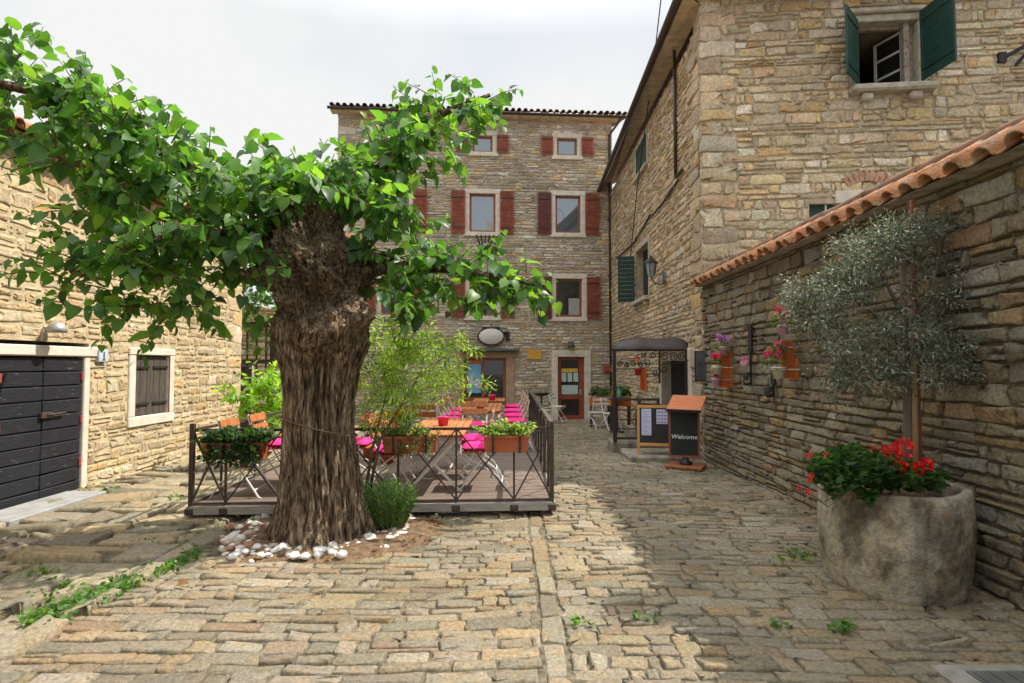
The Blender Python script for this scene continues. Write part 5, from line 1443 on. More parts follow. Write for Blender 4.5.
rail_box(207, 266, 'terracotta planter box at the left end of the front rail', 'dense dark green curly plant overflowing the left planter box', [(.035, .08, .03, 3), (.055, .11, .035, 2), (.025, .055, .025, 2)], ROUND, (.03, .05), 53, 190, hang=.2, zt=.80)
def flowers(name, pts, r, pal, parent, seed, cnt=26, frame=None):
    rg = random.Random(seed); po = []; di = []; sz = []
    for p, rr in pts:
        for k in range(cnt):
            v = Vector((rg.gauss(0, 1), rg.gauss(0, 1), rg.gauss(.3, .8))).normalized(); po.append(Vector(p) + v * rr * rg.uniform(.5, 1)); di.append(v + Vector((rg.uniform(-.6, .6), rg.uniform(-.6, .6), rg.uniform(-.6, .6)))); sz.append(r * rg.uniform(.8, 1.3))
    return leaves(name, po, di, sz, ROUND, pal, m_petal, parent, seed, tilt=.8, frame=frame)
RED = [(.62, .012, .012, 3), (.72, .03, .02, 2), (.45, .008, .012, 1)]
for i, (x, y, Y, lab) in enumerate([(371, 422, 9.0, 'red geranium in a pot standing left of the front table under the shrub'), (403, 416, 9.6, 'red geranium beside the slatted chair seen from behind'), (388, 430, 8.7, 'orange red geranium low behind the trailing planter box')]):
    p = P(x, y, Y)
    T = thing('geranium', lab, 'flower', (p.x, p.y, FZ), 0, 'red geraniums standing on the terrace')
    m = MB(); m.lathe([(.10, 0), (.14, p.z - FZ - .25), (.15, p.z - FZ - .22), (.12, p.z - FZ - .22)], n=14); m.build('pot', m_terra, T)
    rg = random.Random(i); po = []; di = []; sz = []
    for k in range(150):
        v = Vector((rg.gauss(0, 1), rg.gauss(0, 1), rg.gauss(0.2, .7))).normalized(); po.append(p + Vector((0, 0, -.10)) + v * rg.uniform(.05, .17)); di.append(v); sz.append(rg.uniform(.04, .07))
    leaves('foliage', po, di, sz, ROUND, [(.06, .13, .03, 2), (.09, .18, .04, 1)], m_leafsoft, T, i)
    flowers('blossom', [(p + Vector((rg.uniform(-.14, .14), -.08, rg.uniform(0, .12))), .045) for _ in range(4)], .035, RED if i < 2 else [(.70, .08, .03, 1)], T, i)

# ------------------------------------------------------------------ stone tub with olive and geraniums
PX, PY = 2.80, 4.33
T = thing('stone_planter', 'big round weathered stone tub beside the right hand wall', 'planter', (PX, PY, gz(PY)))
n = 128; prof0 = [(.415, -.02), (.445, .04), (.470, .16), (.486, .30), (.490, .46), (.486, .60), (.482, .69), (.479, .715), (.470, .727), (.430, .728), (.415, .72), (.41, .60)]
prof = []
for (r0, z0), (r1, z1) in zip(prof0, prof0[1:]):
    k_ = max(1, int(abs(z1 - z0) / .022))
    prof += [(r0 + (r1 - r0) * t / k_, z0 + (z1 - z0) * t / k_) for t in range(k_)]
prof.append(prof0[-1])
vs = []
for i, (r, z) in enumerate(prof):
    for k in range(n):
        a = 2 * PI * k / n; q = Vector((math.cos(a), math.sin(a), z * 2))
        rr = r * (1 + .018 * mnoise.noise(q * 1.3) + .008 * mnoise.noise(q * 5)) ; zz = z + (.014 * mnoise.noise(q * 1.6 + Vector((4, 0, 0))) if z > .45 else 0)
        vs.append((rr * math.cos(a), rr * math.sin(a), zz))
m = MB(); m.add(vs, [(i * n + k, i * n + (k + 1) % n, (i + 1) * n + (k + 1) % n, (i + 1) * n + k) for i in range(len(prof) - 1) for k in range(n)], True)
def M_tub():
    m = M_stone('tub_stone', s1=5.0, bump=1.0, dist=.03, spots=((.46, .43, .36), .60), dark=((.04, .038, .03), .56), moss=((.09, .085, .05), .58))
    return m
ob = m.build('tub', M_tub(), T)
at = ob.data.attributes.new('Col', 'FLOAT_COLOR', 'POINT'); cl = []
for v in ob.data.vertices:                              # black algae stain running down one side, pale worn foot and rim
    a = math.atan2(v.co.y, v.co.x); q = Vector((math.cos(a) * 1.1, math.sin(a) * 1.1, v.co.z * 1.3))
    side = math.cos(a + 1.25); h = v.co.z
    s_ = 1.15 * mnoise.fractal(q * 2.6, .9, 2.1, 6) + .55 * side - .1 - 2.2 * max(0, .22 - h + .1 * mnoise.noise(q * 3)) - 5 * max(0, h - .66)
    s_ = max(0, min(1, s_ * 1.25 + .3)) * (.85 + .35 * mnoise.noise(q * 14))
    s_ = max(0, min(1, s_))
    b_ = (.43, .385, .295); d_ = (.12, .108, .078)
    cl.append([b_[i] * (1 - s_) + d_[i] * s_ for i in range(3)] + [1])
at.data.foreach_set('color', np.array(cl, dtype=np.float32).ravel())
m = MB(); m.lathe([(.385, .55), (.385, .64), (.2, .66), (.01, .67)], n=32); m.build('earth', m_soil, T)
T = thing('olive_tree', 'slender silver green olive tree staked in the stone tub', 'tree', (PX + .16, PY + .1, .6))
OB = [(845, 285, 32, 28, 4.35, .2, 24), (905, 236, 38, 22, 4.4, .2, 24), (932, 285, 28, 40, 4.4, .22, 18), (838, 342, 34, 30, 4.3, .22, 20), (872, 375, 46, 22, 4.3, .25, 20), (955, 352, 32, 16, 4.25, .2, 11), (995, 366, 24, 11, 4.2, .14, 7), (808, 318, 20, 22, 4.35, .15, 8), (962, 310, 22, 26, 4.35, .15, 7), (985, 350, 26, 14, 4.25, .14, 7), (800, 290, 14, 14, 4.35, .12, 4), (822, 302, 24, 26, 4.35, .2, 10), (868, 256, 34, 26, 4.4, .25, 18),
      (905, 338, 40, 28, 4.3, .22, 22), (930, 372, 30, 12, 4.25, .2, 6), (965, 380, 26, 10, 4.25, .15, 4), (945, 225, 12, 12, 4.4, .12, 3), (842, 388, 20, 14, 4.3, .15, 4)]
po, di, sz, sh = crown(OB, 61, per=4.4, ln=(.09, .21), step=.009, lsz=(.036, .058), up=.35, droop=.15)
leaves('crown', po, di, sz, (LANCE[0] * np.array([1.35, 1, 1]), LANCE[1], LANCE[2]), [(.15, .175, .125, 3), (.10, .122, .085, 3), (.30, .325, .265, 2.2), (.06, .08, .055, 1.2)], m_leafolive, T, 13, tilt=.9)
twigs(sh, 'twig', T, .0025)
m = MB()
b = P(908, 468, 4.42); 
m.tube([Vector((b.x, b.y, .6)), P(909, 410, 4.42), P(905, 360, 4.42), P(903, 300, 4.4), P(905, 240, 4.4)], [.042, .036, .032, .022, .008], n=10, wob=.08)
for q in [((905, 350), (870, 310), (838, 290)), ((904, 330), (930, 300), (940, 250)), ((906, 372), (880, 380), (845, 375)), ((905, 360), (950, 352), (1000, 366)), ((904, 320), (880, 270), (865, 245))]:
    m.tube([P(*q[0], 4.41), P(*q[1], 4.37), P(*q[2], 4.33)], [.016, .011, .004], n=6)
m.build('trunk', M_simple('olive_bark', (.15, .125, .095), .9, var=.35, scale=14, stretch=(1, 1, .3), bump=.5), T, Matrix.Identity(4))
b = P(915.5, 468, 4.36)
m = MB(); m.tube([Vector((b.x, b.y, .55)), P(914, 356, 4.38)], [.022, .02], n=8); props(m.build('garden_stake', m_cane), 'pale bamboo stake standing beside the olive trunk in the tub', 'stake')
b = P(911.5, 300, 4.5)
m = MB(); p1 = P(912, 200, 4.5); m.bar((p1.x, p1.y, .6), p1, .028, .028); props(m.build('garden_stake', M_simple('red_brown_stake', (.22, .075, .045), .6)), 'tall red brown stake rising through the olive crown', 'stake')
T = thing('geranium', 'leafy red geranium filling the big stone tub', 'flower', (PX - .1, PY - .1, .62))
GB = [(828, 468, 16, 18, 4.15, .18), (850, 462, 24, 16, 4.2, .22), (880, 470, 28, 18, 4.1, .25), (905, 478, 24, 12, 4.0, .2), (932, 480, 14, 10, 4.1, .2), (866, 480, 26, 12, 3.98, .12), (833, 486, 8, 12, 4.0, .08), (869, 496, 7, 5, 3.9, .04), (818, 472, 8, 12, 4.2, .1)]
rg = random.Random(12); po = []; di = []; sz = []
for (x, y, rx, ry, Y, dy) in GB:
    for k in range(int(rx * ry * .62) + 14):
        v = Vector((rg.gauss(0, 1), rg.gauss(0, 1), rg.gauss(0, 1))).normalized() * rg.random() ** .4
        po.append(P(x + v.x * rx, y - v.z * ry, Y + v.y * dy)); di.append(Vector((v.x + rg.uniform(-.5, .5), v.y - .3, v.z * .4 + rg.uniform(-.3, .4)))); sz.append(rg.uniform(.03, .058))
leaves('foliage', po, di, sz, ROUND, [(.03, .075, .024, 3), (.05, .105, .03, 2), (.02, .05, .02, 2)], m_leafsoft, T, 14, tilt=.6)
fl = [(892, 453, 4.0, .055), (904, 448, 4.0, .06), (899, 467, 3.95, .042), (918, 470, 3.95, .035), (926, 466, 4.0, .045), (874, 450, 4.1, .022), (809, 456, 4.1, .022), (811, 475, 4.05, .02), (810, 481, 4.05, .018), (808, 493, 4.0, .018), (826, 455, 4.15, .02), (800, 488, 4.05, .012)]
flowers('blossom', [(P(x, y, Y), r) for x, y, Y, r in fl if r > .03], .024, RED, T, 15, cnt=52)
flowers('blossom', [(P(x, y, Y), r * .8) for x, y, Y, r in fl if r <= .03], .013, RED, T, 16, cnt=20)
m = MB()
for x, y, Y, r in fl: m.tube([P(x, y, Y), P(x + (866 - x) * .35, y + 14, Y + .05), P(x + (866 - x) * .6, 495, Y + .1)], .003, n=4)
m.build('stem', m_leafsoft if False else M_simple('green_stem', (.07, .12, .04), .6), T, Matrix.Identity(4))

# ------------------------------------------------------------------ canopy, ironwork, lamp on the side wall of the tall house
T = thing('door_canopy', 'bowed dark metal canopy over the side doorway on scrolled iron brackets', 'canopy', (2.7, 11.6, .14))
y0 = 11.0
prof_ = [(11.0, 1.905, 1.89, 3.46), (11.03, 1.99, 1.93, 3.44), (11.12, 2.05, 2.05, 3.38), (11.35, 2.10, 2.18, 3.32), (11.75, 2.15, 2.32, 3.30), (12.2, 2.165, 2.40, 3.30), (12.7, 2.16, 2.40, 3.34), (13.1, 2.05, 2.42, 3.36), (13.2, 1.95, 2.42, 3.36)]
m = MB(); vs = []; fs = []; nx = 8
for y, z, xa, xb in prof_:
    for dz in (0, -.025):
        for i in range(nx + 1):
            t = i / nx; vs.append((xa + (xb - xa) * t, y, z + dz + .012 * math.sin(t * 9 + y) * (1 if 11.1 < y < 13 else 0)))
w_ = 2 * (nx + 1)
for k in range(len(prof_) - 1):
    for i in range(nx):
        a = k * w_ + i; b = (k + 1) * w_ + i
        fs += [(a, a + 1, b + 1, b), (a + nx + 2, a + nx + 1, b + nx + 1, b + nx + 2)]
    fs += [(k * w_, (k + 1) * w_, (k + 1) * w_ + nx + 1, k * w_ + nx + 1), (k * w_ + nx, k * w_ + 2 * nx + 1, (k + 1) * w_ + 2 * nx + 1, (k + 1) * w_ + nx)]
for i in range(nx):
    fs.append((i, i + nx + 1, i + nx + 2, i + 1)); b = (len(prof_) - 1) * w_ + i; fs.append((b, b + 1, b + nx + 2, b + nx + 1))
m.add(vs, fs, True); m.build('sheet_roof', M_simple('dull_sheet_metal', (.07, .06, .054), .5, metal=.3, var=.4, scale=3, bump=.1, bscale=4), T, I4)
m = MB()
m.bar((1.88, y0 + .02, 1.88), (3.45, y0 + .02, 1.88), .035, .035); m.bar((1.92, y0 + .02, 1.87), (2.42, 13.15, 1.93), .03, .03); m.bar((3.36, y0 + .02, 1.872), (3.34, 13.15, 1.93), .03, .03)
m.build('frame', m_iron, T, I4)
for x, z0_, wd in ((1.945, .14, .06), (2.80, 1.25, .03), (3.30, .14, .035)):
    m = MB(); m.box(x - wd / 2, x + wd / 2, y0 + .005, y0 + .005 + wd, z0_, 1.862); m.build('post', m_iron, T, I4)
m = MB(); m.bar((2.80, y0 + .02, 1.60), (3.30, y0 + .02, 1.66), .018, .018); m.bar((1.97, y0 + .02, 1.52), (2.79, y0 + .02, 1.55), .012, .012); m.build('crossbar', m_iron, T, I4)
def scroll(c, r, turns=1.6, a0=0., flip=1):
    m = MB(); pts = []
    for k in range(26):
        t = k / 25; a = a0 + flip * t * turns * 2 * PI; rr = r * (1 - .75 * t)
        pts.append((c[0] + rr * math.cos(a), c[1], c[2] + rr * math.sin(a)))
    m.tube(pts, .011, n=5); m.build('scroll', m_iron, T, I4)
for c, r, a, f in [((2.90, y0 + .02, 1.76), .085, .5, 1), ((3.06, y0 + .02, 1.75), .09, 2.5, -1), ((3.22, y0 + .02, 1.76), .075, 1, 1), ((2.88, y0 + .02, 1.52), .07, 3, 1), ((2.72, y0 + .02, 1.45), .06, 0, -1),
                   ((2.05, y0 + .02, 1.62), .06, 0, 1), ((2.17, y0 + .02, 1.60), .05, 2, -1), ((2.30, y0 + .02, 1.63), .06, 1, 1), ((2.44, y0 + .02, 1.60), .05, 3, -1), ((2.57, y0 + .02, 1.66), .07, 2, 1), ((2.68, y0 + .02, 1.78), .07, 4, -1), ((2.5, y0 + .02, 1.79), .05, 1, -1)]: scroll(c, r, 1.5, a, f)
T = thing('wall_lantern', 'black glass wall lantern on a curved bracket beside the green shutters', 'lamp', P(667, 277, 12.65))
o = P(667, 277, 12.65); L0 = P(651, 268, 12.65)
m = MB(); m.lathe([(.09, -.15), (.11, -.05), (.10, .1), (.05, .15)], c=(0, 0, 0), n=10); 
arm = [Vector((0, 0, -.05)), Vector((-.12, 0, -.16)), Vector((-.26, 0, -.15)), Vector((-.34, 0, -.02)), Vector((L0.x - o.x, 0, L0.z - o.z - .17))]
m.tube(arm, .016, n=6); m.build('bracket', M_simple('blue_grey_iron', (.10, .12, .15), .5), T)
l = L0 - o
m = MB(); m.lathe([(.03, -.20), (.075, -.17), (.12, .10), (.10, .10), (.06, -.16)], c=l, n=6, smooth=False); m.build('glass', M_simple('milky_glass', (.22, .27, .27), .2), T)
m = MB(); m.lathe([(.155, .10), (.155, .115), (.10, .18), (.05, .21), (.03, .26), (.005, .28)], c=l, n=6, smooth=False)
for k in range(6):
    a = PI / 3 * k; m.bar(l + Vector((.08 * math.cos(a), .08 * math.sin(a), -.17)), l + Vector((.125 * math.cos(a), .125 * math.sin(a), .10)), .012, .012)
m.build('cap', m_iron, T)

# ------------------------------------------------------------------ landing, low iron fence, barrel, boards
m = MB(); m.box(1.92, 3.38, 11.05, 11.75, -.25, .14, ch=.03); m.box(2.75, 3.378, 11.70, 14.2, -.25, .137); props(m.build('stone_landing', M_simple('mossy_step', (.21, .185, .14), .95, var=.4, scale=7, bump=.9, bscale=25, wear=((.09, .085, .05), 4., .55))), 'rough stone landing before the side doorway', 'landing')
m = MB(); m.box(2.02, 3.0, 9.95, 10.95, -.2, .045, ch=.03); props(m.build('stone_step', M_simple('worn_step', (.26, .235, .185), .9, var=.4, scale=6, bump=.9, bscale=25)), 'low worn stone step under the menu boards', 'step')
T = thing('iron_fence', 'low dark iron fence with shelves of bars round the barrel', 'fence', (1.98, 11.15, .14))
m = MB()
for x, y in ((0, 0), (.46, 0), (.82, 0)): m = MB(); m.box(x - .025, x + .025, y - .025, y + .025, 0, .82); m.build('post', m_rust, T)
m = MB(); 
for z in (.06, .80): m.bar((0, 0, z), (.82, 0, z), .035, .045)
pieces(m, 'rail', m_rust, T)
m = MB()
for z in (.24, .42, .60): m.bar((.02, 0, z), (.46, 0, z), .016, .02)
pieces(m, 'bar', m_rust, T)
T = thing('wine_barrel', 'dark old wooden barrel standing on end behind the menu board', 'barrel', (2.74, 11.62, .14))
m = MB(); m.lathe([(.24, 0), (.27, .15), (.285, .34), (.27, .53), (.24, .68), (.22, .68), (.22, .65), (.01, .65)], n=24); m.build('staves', M_simple('black_oak', (.04, .032, .028), .7, var=.4, scale=10, stretch=(4, 4, .5)), T)
for z, r in ((.06, .258), (.2, .282), (.46, .282), (.60, .262)):
    m = MB(); m.lathe([(r, z), (r + .006, z + .005), (r + .006, z + .04), (r, z + .045)], n=24); m.build('hoop', m_slate, T)
T = thing('menu_board', 'golden wood framed chalkboard stand with two lilac menu sheets', 'menu board', (2.51, 10.25, .045), R(-13))
def aframe(sgn):
    return Matrix.Translation((0, sgn * .20, 0)) @ Matrix.Rotation(R(-11) * -sgn, 4, 'X')
for sgn in (-1, 1):
    Mq = aframe(sgn); H = .86
    m = MB()
    for x in (-.28, .28): m.box(x - .022, x + .022, -.014, .014, 0, H, Mq)
    m.box(-.258, .258, -.0135, .0135, H - .045, H - .002, Mq); m.box(-.258, .258, -.0135, .0135, .16, .21, Mq)
    fr_ = m.build('frame', m_pine, T)
    m = MB(); m.box(-.258, .258, -.006, .006, .212, H - .047, Mq); m.build('board', m_board, T)
    if sgn < 0:
        m = MB(); m.box(-.225, -.06, -.0095, -.0065, .34, .80, Mq); m.box(.03, .215, -.0095, -.0065, .54, .79, Mq); pp = m.build('menu_sheet', m_paper, T)
        m = MB(); 
        for k in range(13): m.box(-.205, -.08 - .03 * (k % 3), -.0112, -.0097, .37 + k * .032, .378 + k * .032, Mq)
        for r_ in range(4):
            for c_ in range(3): m.box(.042 + c_ * .056, .088 + c_ * .056, -.0112, -.0097, .555 + r_ * .058, .585 + r_ * .058, Mq)
        m.build('menu_text', m_print, pp)
T = thing('welcome_board', 'black chalkboard stand with the word Welcome and a sloping orange desk top', 'sign', (2.78, 9.35, gz(9.35) + .008), R(-14))
m = MB(); m.box(-.29, .29, -.22, .22, 0, .055, Matrix.Rotation(R(-14), 4, 'Z'), ch=.012); m.build('base', M_simple('red_brown_wood', (.27, .085, .035), .5, var=.25, scale=8, stretch=(1, 4, 1)), T)
m = MB(); m.lathe([(.10, .055), (.10, .09), (.05, .12), (.045, .2)], c=(0, 0, 0), n=14); m.build('foot', m_iron, T)
Mq = Matrix.Translation((-.02, -.03, .17)) @ Matrix.Rotation(R(-4), 4, 'X')
m = MB(); W_, H = .45, .74
for x in (-W_ / 2, W_ / 2): m.box(x - .016, x + .016, -.02, .02, 0, H, Mq)
m.box(-W_ / 2 + .016, W_ / 2 - .016, -.0195, .0195, 0, .03, Mq); m.box(-W_ / 2 + .016, W_ / 2 - .016, -.0195, .0195, H - .03, H, Mq)
m.build('frame', M_simple('red_brown_frame', (.22, .07, .035), .5, var=.2), T)
m = MB(); m.box(-W_ / 2 + .016, W_ / 2 - .016, -.012, .012, .03, H - .03, Mq); bo = m.build('board', m_board, T)
cu = bpy.data.curves.new('lettering', 'FONT'); cu.body = 'Welcome'; cu.size = .098; cu.align_x = 'CENTER'; cu.extrude = .001; cu.space_character = 1.04; cu.shear = .1; cu.offset = .0006
cu.materials.append(m_chalk)
lt0 = bpy.data.objects.new('tmp', cu); COL.objects.link(lt0); bpy.context.view_layer.update(); lme = bpy.data.meshes.new_from_object(lt0.evaluated_get(bpy.context.evaluated_depsgraph_get())); bpy.data.objects.remove(lt0)
if not lme.materials: lme.materials.append(m_chalk)
lt = bpy.data.objects.new('lettering', lme); lt['kind'] = 'stuff' if False else 'thing'; del lt['kind']; COL.objects.link(lt); lt.parent = bo; lt.matrix_basis = Mq @ Matrix.Translation((0, -.0145, .29)) @ Matrix.Rotation(PI / 2, 4, 'X')
m = MB(); m.box(-.06, .06, .0, .06, .16, .99, ); m.build('pole', m_iron, T)
Mt = Matrix.Translation((.02, -.02, 1.03)) @ Matrix.Rotation(R(-22), 4, 'Z') @ Matrix.Rotation(R(36), 4, 'X')
m = MB(); m.box(-.28, .28, -.19, .19, -.012, .012, Mt, ch=.005); m.build('desk_top', m_orange, T)
m = MB(); m.box(-.285, .285, -.205, -.192, -.02, .03, Mt); m.build('ledge', m_rust, T)

# slate menu on the wall end, wall planters, iron hooks
T = thing('slate_board', 'small dark framed slate board hung at the end of the garden wall', 'slate board', (3.24, 9.98, 1.32), 0)
m = MB(); m.box(-.10, .10, -.02, .02, 0, .52, ch=.006); m.build('frame', m_iron, T)
m = MB(); m.box(-.082, .082, -.026, -.019, .018, .502); m.build('slate', M_simple('blue_slate', (.09, .10, .11), .45, var=.5, scale=5), T)
m_orpot = M_simple('white_pot', (.60, .55, .45), .6); m_pinkpot = M_simple('pink_pot', (.62, .36, .48), .6); m_redpot = M_simple('red_pot', (.5, .03, .05), .5)
PINK = [(.72, .10, .25, 3), (.80, .25, .42, 2)]; PURP = [(.35, .13, .50, 3), (.55, .30, .68, 2)]; CER = [(.66, .03, .16, 3), (.75, .06, .22, 1)]
LG = [(.06, .12, .035, 2), (.10, .17, .05, 2)]
def wall_planter(label, boards, pots, blooms, seed, F=FR):
    """boards: (px0, py0, px1, py1, out); pots: (px, py, r, mat, out); blooms: (px, py, r, palette, out)"""
    b0 = boards[0]; u, v = F.uv((b0[0] + b0[2]) / 2, b0[3], .1)
    T = thing('wall_planter', label, 'wall planter', F.w(u, 0, v), F.rz, 'wooden wall planters with pots of flowers')
    m = MB()
    for (x0, y0_, x1, y1_, o0, o1, wd) in boards:
        u, v0_ = F.uv((x0 + x1) / 2, y1_, (o0 + o1) / 2); v1_ = F.uv((x0 + x1) / 2, y0_, (o0 + o1) / 2)[1]
        m.box(u - wd / 2, u + wd / 2, -o1, -o0, v0_, v1_, ch=.006)
    m.build('board', m_orange, T, F.m)
    for (x, y, r, mt, o) in pots:
        u, v = F.uv(x, y, o); m = MB(); m.lathe([(r * .72, -r * .9), (r, r * .7), (r * 1.1, r * .72), (r * 1.1, r * .95), (r * .9, r * .95), (r * .85, r * .6)], c=(u, -o, v), n=16)
        m.tube([(u + r * 1.1 * math.cos(2 * PI * k / 16), -o + r * 1.1 * math.sin(2 * PI * k / 16), v + r * .55) for k in range(17)], .005, n=5); m.bar((u, -o + r, v + r * .55), (u, -.06, v + r * .55), .012, .012)
        m.build('pot', mt, T, F.m)
    rg = random.Random(seed); po = []; di = []; sz = []
    for (x, y, r, pl, o) in blooms:
        c = F.w(*(lambda q: (q[0], o, q[1]))(F.uv(x, y, o)))
        for k in range(46):
            v = Vector((rg.gauss(0, 1), rg.gauss(0, 1), rg.gauss(0, .8))).normalized(); po.append(c + Vector((0, 0, -r * .7)) + v * r * rg.uniform(.4, 1.15)); di.append(v + Vector((0, 0, .2))); sz.append(rg.uniform(.028, .05))
    leaves('foliage', po, di, sz, ROUND, LG, m_leafsoft, T, seed)
    for (x, y, r, pl, o) in blooms:
        c = F.w(*(lambda q: (q[0], o, q[1]))(F.uv(x, y, o)))
        flowers('blossom', [(c + Vector((rg.uniform(-r, r) * .7, rg.uniform(-r, r) * .7, rg.uniform(-.2, .6) * r)), r * .42) for _ in range(5)], .03, pl, T, seed, cnt=14)
wall_planter('orange wall planter with purple and red flowers nearest the slate board', [(720, 352, 728, 387, .05, .20, .06), (728, 352, 732, 388, .0, .05, .22)], [(717, 370, .07, m_orpot, .30), (716, 382, .065, m_pinkpot, .28), (724, 351, .07, m_pinkpot, .16)],
             [(716, 358, .07, CER, .30), (715, 376, .06, PINK, .28), (723, 342, .12, PURP, .18)], 71)
wall_planter('orange wall planter with pink and red geraniums behind the olive crown', [(784, 340, 791, 378, .06, .20, .05), (792, 358, 797, 380, .0, .06, .24)], [(779, 373, .075, m_orpot, .30), (779, 350, .06, m_pinkpot, .28), (783, 330, .06, m_pinkpot, .24)],
             [(774, 357, .11, CER, .34), (784, 316, .11, CER, .26), (779, 346, .06, PINK, .30)], 72)
wall_planter('wall board with a red flower pot on the house wall beneath the canopy', [(640, 367, 644, 390, .04, .14, .09), (644, 369, 648, 391, .0, .04, .3)], [(638, 372, .09, m_redpot, .26)], [(637, 362, .13, RED, .26)], 73, F=FS)
for (x, y0_, y1_, lab) in [(750, 325, 385, 'long dark iron hanger on the dry stone wall between the two wall planters'), (773, 374, 397, 'short dark iron hanger on the dry stone wall under the pink geraniums')]:
    u, v1_ = FR.uv(x, y0_, .06); v0_ = FR.uv(x, y1_, .06)[1]; T = thing('iron_hanger', lab, 'hanger', FR.w(u, 0, v0_), FR.rz); h = v1_ - v0_
    m = MB(); m.box(-.05, .05, -.075, -.045, h * .55, h, ch=.006); m.bar((0, -.06, 0), (0, -.06, h * .6), .022, .022); m.tube([(0, -.07, .03), (0, -.13, .0), (0, -.17, .06)], .014, n=6); m.build('strap', m_iron, T)
    m = MB(); m.lathe([(.03, .0), (.055, .10), (.06, .11), (.05, .11)], c=(0, -.13, h * .08), n=12); m.build('cup', m_slate, T)
    if h > .5:
        c = FR.w(u, .14, v0_ + h * .42); flowers('blossom', [(c, .045)], .03, PINK, T, 3, cnt=20)
        m = MB(); m.lathe([(.03, 0), (.05, .09), (.04, .09)], c=(0, -.13, h * .30), n=12); m.build('pot', m_pinkpot, T)

# planter trough, bottles by the doors
def trough(px, py, Y, w_, label, seed):
    p = P(px, py, Y); zb = gz(Y)
    T = thing('planter_trough', label, 'planter', (p.x, Y, zb), 0, 'orange wooden planter troughs by the house doors')
    m = MB(); h = p.z - zb; m.box(-w_ / 2, w_ / 2, -.14, .14, h - .13, h + .12, ch=.01); m.box(-w_ / 2 - .02, w_ / 2 + .02, -.155, -.141, h + .02, h + .05); m.build('trough', m_orange, T)
    for sx in (-1, 1):
        for sy in (-1, 1): m = MB(); m.box(sx * (w_ / 2 - .04) - .02, sx * (w_ / 2 - .04) + .02, sy * .11 - .02, sy * .11 + .02, .0, h - .132); m.build('leg', m_rust, T)
    rg = random.Random(seed); po = []; di = []; sz = []
    for k in range(160): po.append(Vector((p.x + rg.uniform(-w_ / 2, w_ / 2), Y + rg.uniform(-.12, .12), p.z + .12 + rg.uniform(0, .22)))); di.append(Vector((rg.gauss(0, 1), rg.gauss(0, 1), .8))); sz.append(rg.uniform(.05, .1))
    leaves('foliage', po, di, sz, ROUND, [(.04, .085, .03, 1), (.07, .12, .04, 1)], m_leafsoft, T, seed)
trough(600, 401, 17.0, .6, 'orange wooden planter trough right of the red brown house door', 3); trough(620, 401, 15.6, .55, 'orange wooden planter trough behind the low iron fence', 4)
p = P(614, 395, 15.3); 
T = thing('bar_table', 'small dark round table behind the low iron fence holding two bottles', 'table', (p.x + .06, 15.25, gz(15.2)))
ht = P(614, 398, 15.25).z - gz(15.2)
m = MB(); m.lathe([(.24, ht - .03), (.25, ht - .02), (.25, ht), (.01, ht)], n=18); m.build('tabletop', m_dkwood, T)
m = MB(); m.tube([(0, 0, 0), (0, 0, ht - .03)], .03, n=8); m.lathe([(.2, 0), (.2, .02), (.03, .04)], n=14); m.build('pole', m_iron, T)
for x, c, lab in ((613.5, (.35, .04, .03), 'red bottle on the small dark table'), (619, (.10, .33, .20), 'green bottle on the small dark table')):
    q = P(x, 398, 15.25); m = MB(); m.lathe([(.055, .002), (.06, .02), (.06, .17), (.025, .22), (.025, .30), (.03, .30), (.03, .33), (.005, .33)], c=(q.x, 15.25, gz(15.2) + ht), n=12); props(m.build('bottle', M_simple('bottle_glass', c, .2)), lab, 'bottle')

# ------------------------------------------------------------------ small things on the ground
p = G(1006, 686)
T = thing('drain_grate', 'dark metal drain grate set in pale concrete by the right wall', 'drain', (p.x, p.y, 0))
m = MB(); m.box(-.26, .8, -.26, .17, -.02, .022, ch=.01); m.build('concrete_rim', M_simple('pale_concrete', (.20, .19, .165), .9, var=.2, bump=.3), T)
m = MB(); m.box(-.13, .7, -.2, .09, .02, .028)
for k in range(9): m.box(-.11 + k * .085, -.07 + k * .085, -.18, .07, .0281, .034)
m.build('grate', m_slate, T)
rg = random.Random(22); po = []; di = []; sz = []
for _ in range(420):
    a, r = rg.uniform(0, 6.28), rg.random() ** .5 * 1.05
    x, y = -1.78 + r * math.cos(a) * 1.05, 5.66 + r * math.sin(a) * .92
    po.append(Vector((x, y, gz(y) + .03 * max(0, 1 - r) + .022))); di.append(Vector((rg.gauss(0, 1), rg.gauss(0, 1), rg.uniform(-.1, .2)))); sz.append(rg.uniform(.015, .04))
for _ in range(160):
    x, y = rg.uniform(-2.7, 3.0), 2.6 + 5 * rg.random() ** 1.2
    po.append(Vector((x, y, gz(y) + .012))); di.append(Vector((rg.gauss(0, 1), rg.gauss(0, 1), rg.uniform(-.05, .1)))); sz.append(rg.uniform(.01, .022))
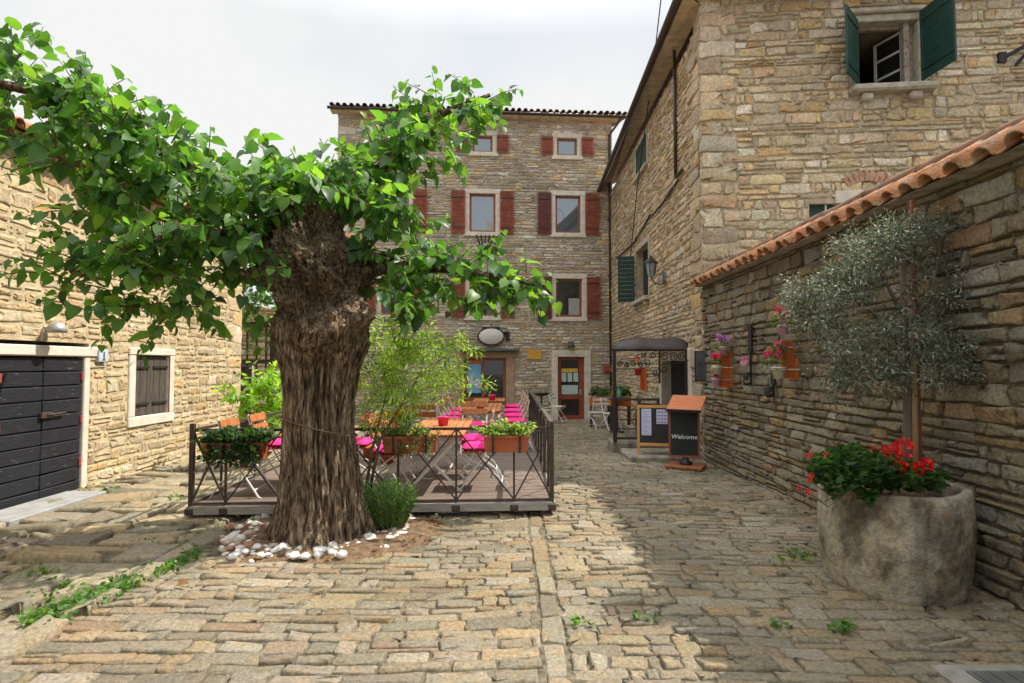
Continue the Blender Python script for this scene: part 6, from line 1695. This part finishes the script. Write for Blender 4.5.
props(leaves('leaf_litter', po, di, sz, ROUND, [(.20, .12, .06, 3), (.12, .075, .045, 2), (.30, .22, .12, 1)], m_leafsoft, None, 23, tilt=.3), kind='stuff', label='small brown leaf bits scattered over the soil and paving')
rg = random.Random(21)
dl = [(497, 508, 'orange brown dead leaf lying before the terrace edge'), (430, 523, 'curled dark dead leaf on the soil right of the tree'), (398, 524, 'dry brown dead leaf near the white stones'), (178, 590, 'brown dead leaf beside the mossy kerb')]
for x, y, lab in dl:
    p = G(x, y); o = leaves('fallen_leaf', [p + Vector((0, 0, .045))], [(rg.uniform(-1, 1), rg.uniform(-1, 1), .1)], [.075], HEART, [(.22, .11, .05, 1)], m_leaf, None, 3, tilt=.2); props(o, lab, 'leaf', 'dead leaves on the ground')
po = []; di = []; sz = []
def weed(px, py, n, rx, ry, s=(.018, .04)):
    for _ in range(n):
        p = G(px + rg.gauss(0, rx), py + rg.gauss(0, ry)); po.append(p + Vector((0, 0, rg.uniform(.01, .045)))); di.append(Vector((rg.gauss(0, 1), rg.gauss(0, 1), rg.uniform(.1, .9)))); sz.append(rg.uniform(*s))
for t in np.linspace(0, 1, 46):
    weed(30 + 168 * t, 628 - 72 * t, int(25 * (1 - .4 * t) * (.5 + rg.random())), 9 * (1 - .5 * t), 4.5 * (1 - .4 * t))
for x, y, n, rx, ry in [(60, 590, 30, 14, 4), (45, 602, 26, 10, 3), (150, 545, 18, 12, 2), (250, 515, 60, 8, 5), (285, 520, 50, 10, 4), (85, 492, 60, 6, 3), (105, 492, 30, 8, 2), (40, 575, 30, 12, 3), (185, 553, 40, 6, 3), (798, 558, 60, 9, 4), (843, 632, 46, 6, 2.5), (578, 628, 26, 7, 2), (640, 622, 20, 8, 1.5), (350, 540, 10, 5, 2), (775, 630, 14, 4, 1.5), (180, 500, 30, 10, 2), (430, 525, 10, 20, 3)]: weed(x, y, n, rx, ry)
props(leaves('weeds', po, di, sz, ROUND, [(.07, .15, .03, 3), (.10, .20, .04, 2), (.045, .095, .025, 2)], m_leafsoft, None, 17, tilt=.6), kind='stuff', label='green weeds and ground ivy growing in the joints of the paving')
